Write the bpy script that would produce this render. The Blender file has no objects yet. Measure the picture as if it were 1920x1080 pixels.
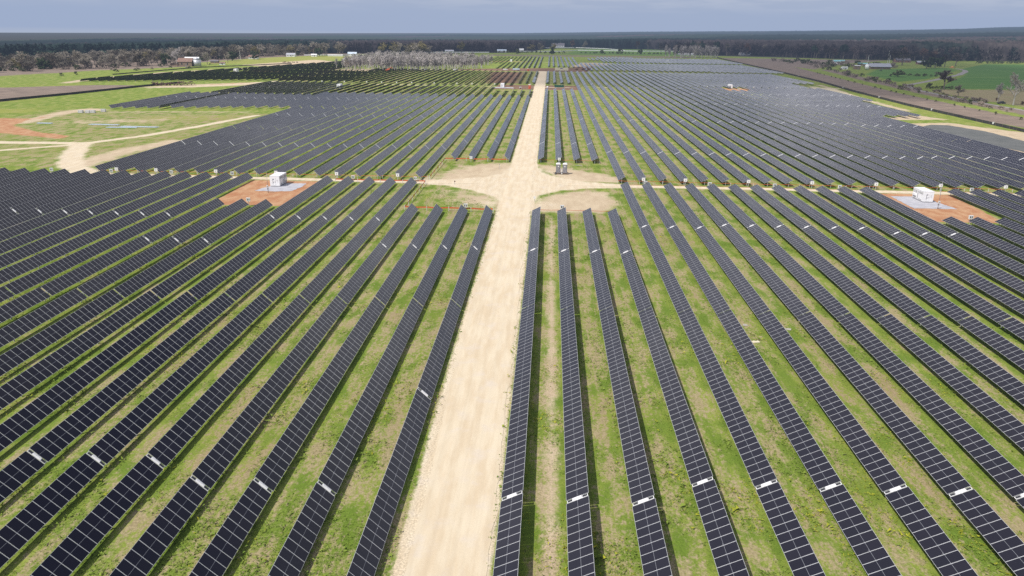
import bpy, math, random
import numpy as np
from mathutils import Matrix, Vector

random.seed(7); RNG = np.random.default_rng(11)
S = bpy.context.scene
COL = S.collection
PI = math.pi

# ------------------------------------------------------------------ helpers
def link(o):
    COL.objects.link(o); return o

def tag(o, label=None, cat=None, group=None, kind=None):
    if label: o['label'] = label
    if cat: o['category'] = cat
    if group: o['group'] = group
    if kind: o['kind'] = kind
    return o

def empty(name, loc, rz=0.0, label=None, cat=None, group=None):
    o = bpy.data.objects.new(name, None); o.location = loc; o.rotation_euler = (0, 0, rz)
    o.empty_display_size = 0.3
    link(o); return tag(o, label, cat, group)

def obj(name, me, parent=None, loc=(0, 0, 0), rot=(0, 0, 0), scale=None):
    o = bpy.data.objects.new(name, me); o.location = loc; o.rotation_euler = rot
    if scale is not None: o.scale = scale
    if parent is not None: o.parent = parent
    return link(o)

class MB:
    """collects shapes into one mesh"""
    def __init__(s): s.v = []; s.f = []; s.m = []; s.uv = {}
    def face(s, pts, mi=0, uv=None):
        n = len(s.v); s.v += [tuple(p) for p in pts]
        if uv: s.uv[len(s.f)] = uv
        s.f.append(tuple(range(n, n + len(pts)))); s.m.append(mi)
    def box(s, cx, cy, cz, sx, sy, sz, mi=0, top=None, M=None):
        """centre x, y and bottom z"""
        x, y = sx / 2, sy / 2; tx, ty = (x, y) if top is None else (top[0] / 2, top[1] / 2)
        P = [(-x, -y, 0), (x, -y, 0), (x, y, 0), (-x, y, 0), (-tx, -ty, sz), (tx, -ty, sz), (tx, ty, sz), (-tx, ty, sz)]
        P = [Vector((p[0] + cx, p[1] + cy, p[2] + cz)) for p in P]
        if M is not None: P = [M @ p for p in P]
        n = len(s.v); s.v += [tuple(p) for p in P]
        for q in ((0, 3, 2, 1), (4, 5, 6, 7), (0, 1, 5, 4), (1, 2, 6, 5), (2, 3, 7, 6), (3, 0, 4, 7)):
            s.f.append(tuple(n + i for i in q)); s.m.append(mi)
    def tube(s, a, b, r0, r1=None, n=6, mi=0, caps=True):
        a, b = Vector(a), Vector(b); r1 = r0 if r1 is None else r1
        d = (b - a)
        if d.length < 1e-6: return
        d.normalize(); u = d.orthogonal().normalized(); w = d.cross(u)
        k = len(s.v)
        for c, r in ((a, r0), (b, r1)):
            for i in range(n):
                t = 2 * PI * i / n; p = c + u * (r * math.cos(t)) + w * (r * math.sin(t)); s.v.append(tuple(p))
        for i in range(n):
            j = (i + 1) % n; s.f.append((k + i, k + j, k + n + j, k + n + i)); s.m.append(mi)
        if caps:
            s.f.append(tuple(k + i for i in range(n))[::-1]); s.m.append(mi)
            s.f.append(tuple(k + n + i for i in range(n))); s.m.append(mi)
    def prism(s, prof, y0, y1, mi=0):
        """closed (x,z) profile extruded along y"""
        n = len(prof); k = len(s.v)
        s.v += [(p[0], y0, p[1]) for p in prof] + [(p[0], y1, p[1]) for p in prof]
        for i in range(n):
            j = (i + 1) % n; s.f.append((k + i, k + j, k + n + j, k + n + i)); s.m.append(mi)
        s.f.append(tuple(range(k, k + n))[::-1]); s.m.append(mi)
        s.f.append(tuple(range(k + n, k + 2 * n))); s.m.append(mi)
    def mesh(s, name, mats, smooth=False, fix=True):
        me = bpy.data.meshes.new(name); me.from_pydata(s.v, [], s.f)
        for m in (mats if isinstance(mats, (list, tuple)) else [mats]): me.materials.append(m)
        me.polygons.foreach_set('material_index', s.m)
        if s.uv:
            L = me.uv_layers.new(name='UVMap')
            for fi, uv in s.uv.items():
                for k, li in enumerate(me.polygons[fi].loop_indices): L.data[li].uv = uv[k]
        if smooth: me.polygons.foreach_set('use_smooth', [True] * len(me.polygons))
        if fix:
            import bmesh
            bm = bmesh.new(); bm.from_mesh(me); bmesh.ops.recalc_face_normals(bm, faces=bm.faces); bm.to_mesh(me); bm.free()
        me.update(); return me

def np_mesh(name, V, F, mats, mi=None, attr=None, smooth=False):
    """V (n,3), F (m,k) numpy"""
    me = bpy.data.meshes.new(name)
    V = np.ascontiguousarray(V, np.float32); F = np.ascontiguousarray(F, np.int32); m, k = F.shape
    me.vertices.add(len(V)); me.vertices.foreach_set('co', V.ravel())
    me.loops.add(m * k); me.loops.foreach_set('vertex_index', F.ravel())
    me.polygons.add(m); me.polygons.foreach_set('loop_start', np.arange(0, m * k, k, dtype=np.int32))
    for mm in (mats if isinstance(mats, (list, tuple)) else [mats]): me.materials.append(mm)
    if mi is not None: me.polygons.foreach_set('material_index', np.ascontiguousarray(mi, np.int32))
    if smooth: me.polygons.foreach_set('use_smooth', np.ones(m, bool))
    me.update(calc_edges=True)
    for an, arr in (attr or {}).items():
        a = me.attributes.new(an, 'FLOAT_COLOR', 'POINT'); a.data.foreach_set('color', np.ascontiguousarray(arr, np.float32).ravel())
    me.validate()
    return me

# ------------------------------------------------------------------ node helpers
class NT:
    def __init__(s, name):
        s.m = bpy.data.materials.new(name); s.m.use_nodes = True; s.t = s.m.node_tree; s.t.nodes.clear()
        s.out = s.n('ShaderNodeOutputMaterial'); s.b = s.n('ShaderNodeBsdfPrincipled')
        s.l(s.b.outputs[0], s.out.inputs[0])
    def n(s, typ, **kw):
        x = s.t.nodes.new(typ)
        for k, v in kw.items(): setattr(x, k, v)
        return x
    def l(s, a, b): s.t.links.new(a, b)
    def val(s, sock, v):
        if hasattr(v, 'is_linked') or hasattr(v, 'links'): s.l(v, sock)
        else: sock.default_value = v
    def noise(s, vec, scale, detail=4, rough=0.55, dist=0.0, w=None):
        x = s.n('ShaderNodeTexNoise'); x.inputs['Scale'].default_value = scale; x.inputs['Detail'].default_value = detail
        x.inputs['Roughness'].default_value = rough; x.inputs['Distortion'].default_value = dist
        s.l(vec, x.inputs['Vector']); return x.outputs['Fac']
    def mapping(s, vec, scale=(1, 1, 1), loc=(0, 0, 0)):
        x = s.n('ShaderNodeMapping'); x.inputs['Scale'].default_value = scale; x.inputs['Location'].default_value = loc
        s.l(vec, x.inputs['Vector']); return x.outputs[0]
    def math(s, op, a, b=0.0, c=0.0, clamp=False):
        x = s.n('ShaderNodeMath', operation=op, use_clamp=clamp)
        for i, v in enumerate((a, b, c)): s.val(x.inputs[i], v)
        return x.outputs[0]
    def ramp(s, f, lo, hi, a=0.0, b=1.0):
        x = s.n('ShaderNodeMapRange', interpolation_type='SMOOTHSTEP'); s.val(x.inputs[0], f)
        for i, v in ((1, lo), (2, hi), (3, a), (4, b)): s.val(x.inputs[i], v)
        return x.outputs[0]
    def mix(s, f, a, b):
        x = s.n('ShaderNodeMix', data_type='RGBA'); s.val(x.inputs[0], f)
        for i, v in ((6, a), (7, b)):
            if isinstance(v, tuple): v = tuple(v) + (1,) if len(v) == 3 else v
            s.val(x.inputs[i], v)
        return x.outputs[2]
    def mul(s, c, f):
        x = s.n('ShaderNodeMix', data_type='RGBA', blend_type='MULTIPLY'); x.inputs[0].default_value = 1.0
        s.val(x.inputs[6], c); s.val(x.inputs[7], f); return x.outputs[2]
    def gray(s, f):
        x = s.n('ShaderNodeCombineColor'); [s.l(f, x.inputs[i]) for i in range(3)]; return x.outputs[0]
    def bump(s, h, strength=0.4, dist=0.05):
        x = s.n('ShaderNodeBump'); x.inputs['Strength'].default_value = strength; x.inputs['Distance'].default_value = dist
        s.l(h, x.inputs['Height']); s.l(x.outputs[0], s.b.inputs['Normal'])
    def pos(s): return s.n('ShaderNodeNewGeometry').outputs['Position']
    def objco(s): return s.n('ShaderNodeTexCoord').outputs['Object']
    def rnd(s): return s.n('ShaderNodeObjectInfo').outputs['Random']
    def isl(s): return s.n('ShaderNodeNewGeometry').outputs['Random Per Island']

def simple(name, col, rough=0.7, metal=0.0, var=0.12, scale=6.0, spec=0.5, world=False):
    t = NT(name); p = t.pos() if world else t.objco()
    f = t.noise(p, scale, 4); g = t.ramp(f, 0.3, 0.7, 1 - var, 1 + var)
    t.l(t.mul(tuple(col) + (1,), t.gray(g)), t.b.inputs['Base Color'])
    t.b.inputs['Roughness'].default_value = rough; t.b.inputs['Metallic'].default_value = metal
    t.b.inputs['Specular IOR Level'].default_value = spec
    return t.m

M = {}
M['alu'] = simple('aluminium_frame', (0.57, 0.58, 0.59), 0.38, 0.0, 0.06, 3)
M['steel'] = simple('galvanised_steel', (0.50, 0.51, 0.52), 0.42, 0.25, 0.18, 5)
M['white'] = simple('white_paint', (0.80, 0.80, 0.80), 0.45, 0, 0.04, 1.2)
M['offwhite'] = simple('weathered_white', (0.62, 0.62, 0.61), 0.6, 0, 0.12, 1.0)
M['back'] = simple('panel_backsheet', (0.045, 0.050, 0.065), 0.5, 0, 0.2, 3)
M['dark'] = simple('dark_plastic', (0.025, 0.026, 0.03), 0.5, 0, 0.2, 4)
M['rubber'] = simple('rubber', (0.02, 0.02, 0.02), 0.8, 0, 0.2, 8)
M['grey'] = simple('grey_plastic', (0.22, 0.22, 0.24), 0.5, 0, 0.12, 4)
M['midgrey'] = simple('mid_grey', (0.33, 0.33, 0.34), 0.6, 0, 0.12, 3)
M['orange'] = simple('safety_orange', (0.60, 0.115, 0.04), 0.6, 0, 0.2, 3)
M['green'] = simple('green_paint', (0.015, 0.10, 0.065), 0.5, 0, 0.2, 2)
M['cream'] = simple('cream_paint', (0.75, 0.68, 0.50), 0.5, 0, 0.06, 1)
M['blue'] = simple('blue_mark', (0.03, 0.07, 0.30), 0.5, 0, 0.1, 2)
M['red'] = simple('red_paint', (0.30, 0.03, 0.03), 0.6, 0, 0.2, 2)
M['rust'] = simple('rusty_tin', (0.22, 0.135, 0.10), 0.7, 0.1, 0.4, 1.2)
M['tin'] = simple('tin_roof', (0.45, 0.46, 0.49), 0.45, 0.3, 0.15, 1)
M['teal'] = simple('teal_roof', (0.25, 0.52, 0.52), 0.5, 0, 0.1, 1)
M['brick'] = simple('brick_wall', (0.22, 0.12, 0.09), 0.8, 0, 0.25, 3)
M['wood'] = simple('weathered_wood', (0.22, 0.16, 0.11), 0.8, 0, 0.3, 3)
M['log'] = simple('log_bark', (0.15, 0.09, 0.065), 0.9, 0, 0.4, 2)
M['shingle'] = simple('shingle_roof', (0.14, 0.13, 0.14), 0.8, 0, 0.2, 2)
M['paleblue'] = simple('pale_blue_steel', (0.50, 0.58, 0.66), 0.5, 0.1, 0.1, 1)
M['window'] = simple('window_glass', (0.03, 0.04, 0.05), 0.1, 0, 0.2, 3)
M['tan'] = simple('sand_pile', (0.55, 0.26, 0.09), 0.9, 0, 0.2, 1)
M['fabric'] = simple('silt_fabric', (0.035, 0.034, 0.035), 0.9, 0, 0.3, 0.4)

# solar glass: navy cells, thin split line at mid length, faint cell grid (UV per module: u along row, v along its length)
def glass_mat():
    t = NT('solar_glass')
    uv = t.n('ShaderNodeUVMap'); sp = t.n('ShaderNodeSeparateXYZ'); t.l(uv.outputs[0], sp.inputs[0])
    u, v = sp.outputs[0], sp.outputs[1]
    mid = t.math('LESS_THAN', t.math('ABSOLUTE', t.math('SUBTRACT', v, 0.5)), 0.0062)
    def grid(c, n, w):
        fr = t.math('FRACT', t.math('MULTIPLY', c, n)); return t.math('LESS_THAN', t.math('ABSOLUTE', t.math('SUBTRACT', fr, 0.5)), w)
    gu = t.math('SUBTRACT', 1.0, grid(t.math('ADD', u, 0.5 / 6), 6, 0.5 - 0.03))
    gu = grid(t.math('ADD', u, 0.5 / 6), 6, 0.035)
    gv = grid(t.math('ADD', v, 0.5 / 24), 24, 0.05)
    g = t.math('MAXIMUM', gu, gv)
    rr = t.n('ShaderNodeMath', operation='ADD'); t.l(t.isl(), rr.inputs[0]); t.l(t.rnd(), rr.inputs[1])
    rf = t.math('FRACT', rr.outputs[0])
    cell = t.mix(rf, (0.0042, 0.0040, 0.0120), (0.0078, 0.0068, 0.0155))
    c = t.mix(t.math('MULTIPLY', g, 0.24), cell, (0.055, 0.057, 0.075))
    c = t.mix(mid, c, (0.22, 0.23, 0.25))
    t.l(c, t.b.inputs['Base Color'])
    dust = t.noise(t.pos(), 0.05, 3)
    t.l(t.ramp(dust, 0.3, 0.7, 0.13, 0.24), t.b.inputs['Roughness'])
    t.b.inputs['IOR'].default_value = 1.34
    return t.m
M['glass'] = glass_mat()

# ------------------------------------------------------------------ camera
CZ = 42.74
f_, p_, yaw_, roll_ = 1417.963, 0.3289, 0.0455, 0.0126
fw = Vector((-math.sin(yaw_) * math.cos(p_), math.cos(yaw_) * math.cos(p_), -math.sin(p_)))
r0 = Vector((math.cos(yaw_), math.sin(yaw_), 0)); u0 = r0.cross(fw)
R2 = r0 * math.cos(roll_) + u0 * math.sin(roll_); U2 = -r0 * math.sin(roll_) + u0 * math.cos(roll_)
cam = bpy.data.cameras.new('camera'); cam.sensor_width = 36; cam.lens = f_ / 1920 * 36
cam.clip_start = 0.5; cam.clip_end = 40000
co = link(bpy.data.objects.new('camera', cam))
mw = Matrix((R2, U2, -fw)).transposed().to_4x4(); mw.translation = (0, 0, CZ); co.matrix_world = mw
S.camera = co
def proj(X, Y, Z=0.0):
    q = Vector((X, Y, Z - CZ)); z = q.dot(fw)
    if z < 1: return None
    return 960 + f_ * q.dot(R2) / z, 540 - f_ * q.dot(U2) / z, z

# ------------------------------------------------------------------ light and sky
SUN = Vector((-0.57, -0.58, 1.0)).normalized()
EL = math.asin(SUN.z); AZ = math.atan2(SUN.x, SUN.y)
W = bpy.data.worlds.new('World'); S.world = W; W.use_nodes = True
wt = W.node_tree; wt.nodes.clear()
wo = wt.nodes.new('ShaderNodeOutputWorld'); bg = wt.nodes.new('ShaderNodeBackground')
sky = wt.nodes.new('ShaderNodeTexSky'); sky.sky_type = 'NISHITA'; sky.sun_disc = False
sky.sun_elevation = EL; sky.sun_rotation = AZ; sky.air_density = 1.0; sky.dust_density = 1.2; sky.ozone_density = 1.6; sky.altitude = 60
tc = wt.nodes.new('ShaderNodeTexCoord')
# broken high cloud: noise on the sky direction, brighter and whiter than the blue between
sx = wt.nodes.new('ShaderNodeSeparateXYZ'); wt.links.new(tc.outputs['Generated'], sx.inputs[0])
zz = wt.nodes.new('ShaderNodeMath'); zz.operation = 'ADD'; zz.inputs[1].default_value = 0.09; wt.links.new(sx.outputs[2], zz.inputs[0])
zm = wt.nodes.new('ShaderNodeMath'); zm.operation = 'MAXIMUM'; zm.inputs[1].default_value = 0.04; wt.links.new(zz.outputs[0], zm.inputs[0])
dv = wt.nodes.new('ShaderNodeVectorMath'); dv.operation = 'DIVIDE'; wt.links.new(tc.outputs['Generated'], dv.inputs[0])
cb = wt.nodes.new('ShaderNodeCombineXYZ'); cb.inputs[2].default_value = 1.0
wt.links.new(zm.outputs[0], cb.inputs[0]); wt.links.new(zm.outputs[0], cb.inputs[1]); wt.links.new(cb.outputs[0], dv.inputs[1])
cn = wt.nodes.new('ShaderNodeTexNoise'); cn.inputs['Scale'].default_value = 1.5; cn.inputs['Detail'].default_value = 7; cn.inputs['Roughness'].default_value = 0.55
wt.links.new(dv.outputs[0], cn.inputs['Vector'])
cr = wt.nodes.new('ShaderNodeMapRange'); cr.interpolation_type = 'SMOOTHSTEP'
cr.inputs[1].default_value = 0.41; cr.inputs[2].default_value = 0.60; wt.links.new(cn.outputs['Fac'], cr.inputs[0])
# clouds thin out toward the horizon
hz = wt.nodes.new('ShaderNodeMapRange'); hz.interpolation_type = 'SMOOTHSTEP'; hz.inputs[1].default_value = 0.012; hz.inputs[2].default_value = 0.042
hz.inputs[3].default_value = 0.0; hz.inputs[4].default_value = 0.40
wt.links.new(sx.outputs[2], hz.inputs[0])
cm = wt.nodes.new('ShaderNodeMath'); cm.operation = 'MULTIPLY'; h2 = wt.nodes.new('ShaderNodeMapRange'); h2.interpolation_type = 'SMOOTHSTEP'; h2.inputs[1].default_value = 0.34; h2.inputs[2].default_value = 0.50; h2.inputs[3].default_value = 1.0; h2.inputs[4].default_value = 0.04
wt.links.new(sx.outputs[2], h2.inputs[0]); h3 = wt.nodes.new('ShaderNodeMath'); h3.operation = 'MULTIPLY'
h4 = wt.nodes.new('ShaderNodeMapRange'); h4.interpolation_type = 'SMOOTHSTEP'; h4.inputs[1].default_value = 0.05; h4.inputs[2].default_value = 0.16; h4.inputs[3].default_value = 1.0; h4.inputs[4].default_value = 2.2; wt.links.new(sx.outputs[2], h4.inputs[0])
h5 = wt.nodes.new('ShaderNodeMath'); h5.operation = 'MULTIPLY'; wt.links.new(hz.outputs[0], h5.inputs[0]); wt.links.new(h4.outputs[0], h5.inputs[1]); wt.links.new(h5.outputs[0], h3.inputs[0]); wt.links.new(h2.outputs[0], h3.inputs[1])
wt.links.new(cr.outputs[0], cm.inputs[0]); wt.links.new(h3.outputs[0], cm.inputs[1])
tint = wt.nodes.new('ShaderNodeMix'); tint.data_type = 'RGBA'; tint.blend_type = 'MULTIPLY'; tint.inputs[0].default_value = 1.0
tint.inputs[7].default_value = (0.50, 0.54, 0.80, 1)
wt.links.new(sky.outputs[0], tint.inputs[6])
mx = wt.nodes.new('ShaderNodeMix'); mx.data_type = 'RGBA'; wt.links.new(cm.outputs[0], mx.inputs[0])
hb = wt.nodes.new('ShaderNodeMapRange'); hb.interpolation_type = 'SMOOTHSTEP'; hb.inputs[1].default_value = 0.24; hb.inputs[2].default_value = 0.50
hb.inputs[3].default_value = 0.96; hb.inputs[4].default_value = 0.06; wt.links.new(sx.outputs[2], hb.inputs[0])
hm = wt.nodes.new('ShaderNodeMix'); hm.data_type = 'RGBA'; wt.links.new(hb.outputs[0], hm.inputs[0]); wt.links.new(tint.outputs[2], hm.inputs[6]); hm.inputs[7].default_value = (5.35, 5.95, 7.30, 1)
wt.links.new(hm.outputs[2], mx.inputs[6]); mx.inputs[7].default_value = (8.6, 8.7, 9.1, 1)
bg.inputs['Strength'].default_value = 0.085
wt.links.new(mx.outputs[2], bg.inputs['Color']); wt.links.new(bg.outputs[0], wo.inputs[0])
sl = bpy.data.lights.new('sun', 'SUN'); sl.energy = 4.7; sl.angle = math.radians(0.5); sl.color = (1.0, 0.955, 0.89)
so = link(bpy.data.objects.new('sun', sl)); so.rotation_euler = SUN.to_track_quat('Z', 'Y').to_euler(); so.location = (0, 0, 300)
S.view_settings.view_transform = 'Standard'; S.view_settings.look = 'None'; S.view_settings.exposure = 0; S.view_settings.gamma = 1
S.render.engine = 'CYCLES'
S.cycles.use_denoising = False; S.cycles.max_bounces = 5; S.cycles.diffuse_bounces = 2; S.cycles.glossy_bounces = 2
S.cycles.transparent_max_bounces = 8
S.cycles.use_adaptive_sampling = False

# ------------------------------------------------------------------ ground sheet with painted-in soil kinds (vertex masks, world space)
def axis(stops):
    a = []
    for (x0, x1, st) in stops: a += list(np.arange(x0, x1, st))
    return np.array(a + [stops[-1][1]])
xs = axis([(-16000, -3000, 1300), (-3000, -900, 150), (-900, -430, 20), (-430, -150, 3), (-150, 150, 1.4), (150, 420, 3), (420, 950, 15), (950, 3000, 150), (3000, 16000, 1300)])
ys = axis([(-400, 10, 41), (10, 270, 1.3), (270, 480, 2.2), (480, 1000, 5), (1000, 1700, 12), (1700, 3000, 65), (3000, 17000, 1400)])
GX, GY = np.meshgrid(xs, ys); gx, gy = GX.ravel(), GY.ravel(); NV = len(gx)
def sdf_poly(P, x=None, y=None):
    x = gx if x is None else x; y = gy if y is None else y
    P = np.array(P, float); d = np.full(len(x), 1e18); ins = np.zeros(len(x), bool)
    for i in range(len(P)):
        a, b = P[i], P[(i + 1) % len(P)]; e = b - a
        wx, wy = x - a[0], y - a[1]; t = np.clip((wx * e[0] + wy * e[1]) / (e @ e + 1e-12), 0, 1)
        d = np.minimum(d, (wx - e[0] * t) ** 2 + (wy - e[1] * t) ** 2)
        c = ((a[1] <= y) & (b[1] > y)) | ((b[1] <= y) & (a[1] > y))
        with np.errstate(divide='ignore', invalid='ignore'):
            xi = a[0] + (y - a[1]) / (b[1] - a[1] + 1e-15) * (b[0] - a[0])
        ins ^= c & (x < xi)
    d = np.sqrt(d); return np.where(ins, -d, d)
def sdf_line(P, w, x=None, y=None):
    x = gx if x is None else x; y = gy if y is None else y
    d = np.full(len(x), 1e18)
    for i in range(len(P) - 1):
        a, b = np.array(P[i][:2], float), np.array(P[i + 1][:2], float); e = b - a
        wx, wy = x - a[0], y - a[1]; t = np.clip((wx * e[0] + wy * e[1]) / (e @ e + 1e-12), 0, 1)
        d = np.minimum(d, np.hypot(wx - e[0] * t, wy - e[1] * t))
    return d - w
CH = {k: np.zeros(NV) for k in ('sand', 'clay', 'dead', 'yellow', 'brush', 'lush', 'brown', 'forest', 'gravel', 'bare', 'asphalt', 'panel_field')}
def paint(ch, d, soft, amt=1.0): CH[ch] = np.maximum(CH[ch], amt * np.clip(0.5 - d / (2 * soft), 0, 1))
def erase(ch, d, soft): CH[ch] *= np.clip(0.5 + d / (2 * soft), 0, 1)

ROAD_X0, ROAD_X1 = -12.3, -3.9
# cream sand roads
paint('sand', sdf_poly([(-11.4, 10), (-3.8, 10), (-3.8, 195), (-3.9, 640), (-4.2, 868), (-12.8, 868), (-12.6, 640), (-12.4, 195), (-12.6, 95)]), 0.9)
paint('sand', sdf_line([(-150, 221.5), (-90, 220), (-36, 219.2)], 1.9), 0.8)
paint('sand', sdf_line([(23, 219.6), (60, 220), (100, 219.6), (145, 219)], 1.9), 0.8)
paint('sand', sdf_poly([(-40, 217.2), (-29, 215), (-21, 209), (-15.5, 202), (-12, 195), (-4, 195), (-2, 204), (3, 211), (12, 215.6), (26, 217.4), (26, 221.6), (12, 225), (5, 229.5), (-1, 237), (-3, 247), (-12, 247), (-14, 236), (-20, 229), (-28, 225), (-40, 221.6)]), 3.2)
# looser tan dirt round the crossing
paint('bare', sdf_poly([(-41, 223.5), (-33, 227), (-25, 236), (-20, 250), (-17, 255), (-12, 258), (-10, 230), (-25, 220)]), 5, 0.9)
paint('bare', sdf_poly([(-4, 254), (4, 251), (12, 242), (20, 236), (24, 232), (22, 224), (5, 224)]), 5, 0.95)
paint('bare', sdf_poly([(-26, 205), (-28, 196), (-22, 186), (-13, 184), (-11, 200), (-16, 208)]), 8, 0.68)
paint('bare', sdf_poly([(-4, 184.5), (14, 184.5), (18.5, 194), (17, 210), (10, 212), (0, 204)]), 5, 0.95)
paint('bare', sdf_poly([(-40, 222), (-34, 232), (-29, 248), (-18, 257), (-10, 258), (-8, 226)]), 7, 0.8)
paint('bare', sdf_poly([(-33, 214), (-31, 200), (-27, 187), (-13, 183.5), (-10, 205)]), 9, 0.60)
paint('sand', sdf_poly([(-22, 183), (-12, 183), (-4, 183), (6, 184), (9, 192), (-2, 205), (-18, 206)]), 5, 0.46)
paint('sand', sdf_poly([(-30, 222), (-22, 238), (-12, 256), (-2, 256), (8, 240), (18, 226)]), 6, 0.46)
paint('clay', sdf_poly([(-39, 223), (-30, 222.5), (-24, 226), (-24, 233), (-31, 229)]), 5, 0.5)
# inverter yards
paint('clay', sdf_poly([(-85.5, 184.2), (-66.5, 184.2), (-64.5, 217), (-87, 217)]), 1.2)
paint('sandclay' if False else 'clay', sdf_poly([(93.3, 183), (110.5, 183), (115, 217.5), (92.5, 217.5)]), 1.2, 0.8)
# left clearing: sand tracks, red clay, mixed grass
paint('sand', sdf_line([(-142, 225), (-152, 233), (-163, 252), (-176, 279)], 3.6), 4.5)
paint('sand', sdf_line([(-176, 281), (-165, 305), (-157, 340), (-149, 385)], 2.0), 3.2)
paint('sand', sdf_line([(-176, 281), (-205, 280), (-260, 277)], 2.8), 3.6)
paint('sand', sdf_line([(-178, 277), (-195, 261), (-215, 242)], 1.5), 2.2)
paint('bare', sdf_line([(-150, 236), (-152, 262), (-146, 290)], 6), 5, 0.8)
paint('clay', sdf_poly([(-262, 356), (-246, 355), (-238, 330), (-215, 311), (-193, 300), (-191, 291), (-226, 305), (-262, 308)]), 4.0)
paint('bare', sdf_line([(-240, 340), (-247, 373), (-246, 400), (-238, 398)], 5), 4, 0.85)
paint('clay', sdf_line([(-244, 352), (-247, 372)], 4), 4, 0.5)
paint('bare', sdf_line([(-240, 385), (-200, 396), (-160, 400)], 4), 4, 0.55)
paint('bare', sdf_poly([(-235, 355), (-180, 375), (-176, 345), (-225, 330)]), 12, 0.5)
# soil round the second cross track and the site office end of the road
paint('brown', sdf_poly([(-44, 592), (22, 592), (24, 640), (-42, 640)]), 3, 1.0)
paint('sand', sdf_line([(-160, 622), (-44, 616), (26, 622), (240, 660)], 1.6), 1.0, 0.85)
paint('brown', sdf_poly([(-62, 655), (-19, 650), (-19, 846), (-72, 846)]), 14, 0.66)
paint('brown', sdf_poly([(-120, 862), (40, 862), (55, 1000), (38, 1010), (26, 955), (-70, 910)]), 6, 1.0)
paint('sand', sdf_line([(-260, 868), (-100, 858), (30, 858)], 2.6), 2.0, 0.7)
paint('bare', sdf_poly([(20, 965), (75, 1030), (85, 1110), (45, 1120)]), 8, 0.9)
paint('clay', sdf_line([(-110, 1118), (-30, 1118)], 6), 3, 0.9)
paint('sand', sdf_line([(-20, 1120), (60, 1120), (200, 1150)], 4), 3, 0.6)
paint('clay', sdf_poly([(140, 600), (172, 606), (176, 645), (128, 640)]), 4, 0.62)
paint('clay', sdf_line([(-310, 757), (-262, 752)], 5), 3, 0.8)
paint('clay', sdf_line([(-246, 1006), (-220, 1004)], 6), 3, 0.8)
paint('sand', sdf_line([(-300, 1020), (-150, 1040)], 4), 3, 0.8)
paint('bare', sdf_poly([(-300, 552), (-262, 560), (-222, 600), (-236, 630), (-290, 575)]), 6, 0.85)
paint('sand', sdf_line([(-290, 548), (-252, 585), (-228, 640)], 2.2), 2, 0.9)
paint('clay', sdf_line([(-262, 588), (-238, 622)], 3), 3, 0.7)
paint('bare', sdf_line([(-372, 585), (-382, 640), (-370, 735), (-330, 850)], 6), 5, 0.75)
paint('bare', sdf_poly([(-365, 900), (-330, 880), (-255, 1010), (-330, 1090)]), 14, 0.9)
paint('bare', sdf_poly([(-205, 800), (-178, 806), (-188, 860), (-240, 840)]), 8, 0.7)
# pinkish dead-stalk fields
paint('brush', sdf_poly([(-600, 520), (-384, 532), (-340, 568), (-300, 572), (-300, 556), (-308, 487), (-317, 430), (-600, 350)]), 4)
paint('brush', sdf_poly([(-520, 560), (-470, 640), (-440, 760), (-395, 850), (-430, 900), (-560, 700), (-700, 600)]), 10, 0.8)
paint('brush', sdf_poly([(240, 330), (231, 420), (230, 500), (241, 625), (262, 900), (292, 1400), (372, 1400), (330, 1100), (296, 830), (270, 620), (262, 470), (266, 330)]), 3)
paint('brush', sdf_poly([(300, 1420), (600, 1420), (470, 1250), (380, 1100), (330, 1000)]), 10, 0.8)
paint('brush', sdf_line([(268, 340), (280, 470), (290, 600), (312, 780), (345, 1000)], 9), 5, 0.75)
# fields beyond
paint('lush', sdf_poly([(330, 678), (402, 682), (560, 760), (830, 1150), (860, 1320), (690, 1290), (560, 1100), (470, 915), (400, 800)]), 5)
paint('lush', sdf_poly([(330, 760), (392, 830), (470, 950), (530, 1050), (555, 1130), (420, 1040), (352, 900)]), 10, 0.85)
paint('dead', sdf_poly([(300, 500), (300, 640), (328, 672), (402, 676), (480, 690), (420, 500)]), 5, 0.75)
paint('lush', sdf_poly([(0, 1480), (60, 2090), (330, 2090), (300, 1480)]), 30, 0.55)
paint('brush', sdf_poly([(-120, 1350), (250, 1370), (280, 1480), (-120, 1450)]), 20, 0.6)
paint('yellow', sdf_poly([(-420, 900), (-320, 960), (-300, 1100), (-230, 1180), (-110, 1200), (-100, 1300), (-300, 1330), (-430, 1150)]), 25, 1.0)
paint('yellow', sdf_poly([(-215, 378), (-150, 395), (-152, 360), (-190, 350)]), 10, 0.75)
paint('yellow', sdf_poly([(-330, 400), (-262, 400), (-262, 372), (-330, 372)]), 8, 0.8)
paint('yellow', sdf_poly([(222, 380), (232, 480), (246, 640), (236, 640), (212, 480), (205, 405)]), 6, 0.6)
paint('asphalt', sdf_line([(270, 400), (288, 480), (289, 570), (296, 640), (314, 712), (384, 808), (468, 928), (512, 1000), (540, 1080)], 1.0), 0.6, 0.0)
# pond margin
paint('bare', sdf_poly([(176, 290), (176, 400), (206, 408), (222, 372), (222, 290)]), 4, 0.95)
paint('bare', sdf_poly([(186, 418), (214, 424), (206, 446), (180, 425)]), 4, 0.9)
paint('bare', sdf_line([(212, 470), (218, 560), (232, 650), (236, 700)], 3.5), 3, 0.7)
paint('clay', sdf_line([(180, 392), (179, 330), (184, 296)], 2.5), 2, 0.5)
paint('sand', sdf_poly([(209, 470), (221, 540), (236, 660), (222, 690), (208, 640), (212, 560)]), 4, 0.55)
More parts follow.
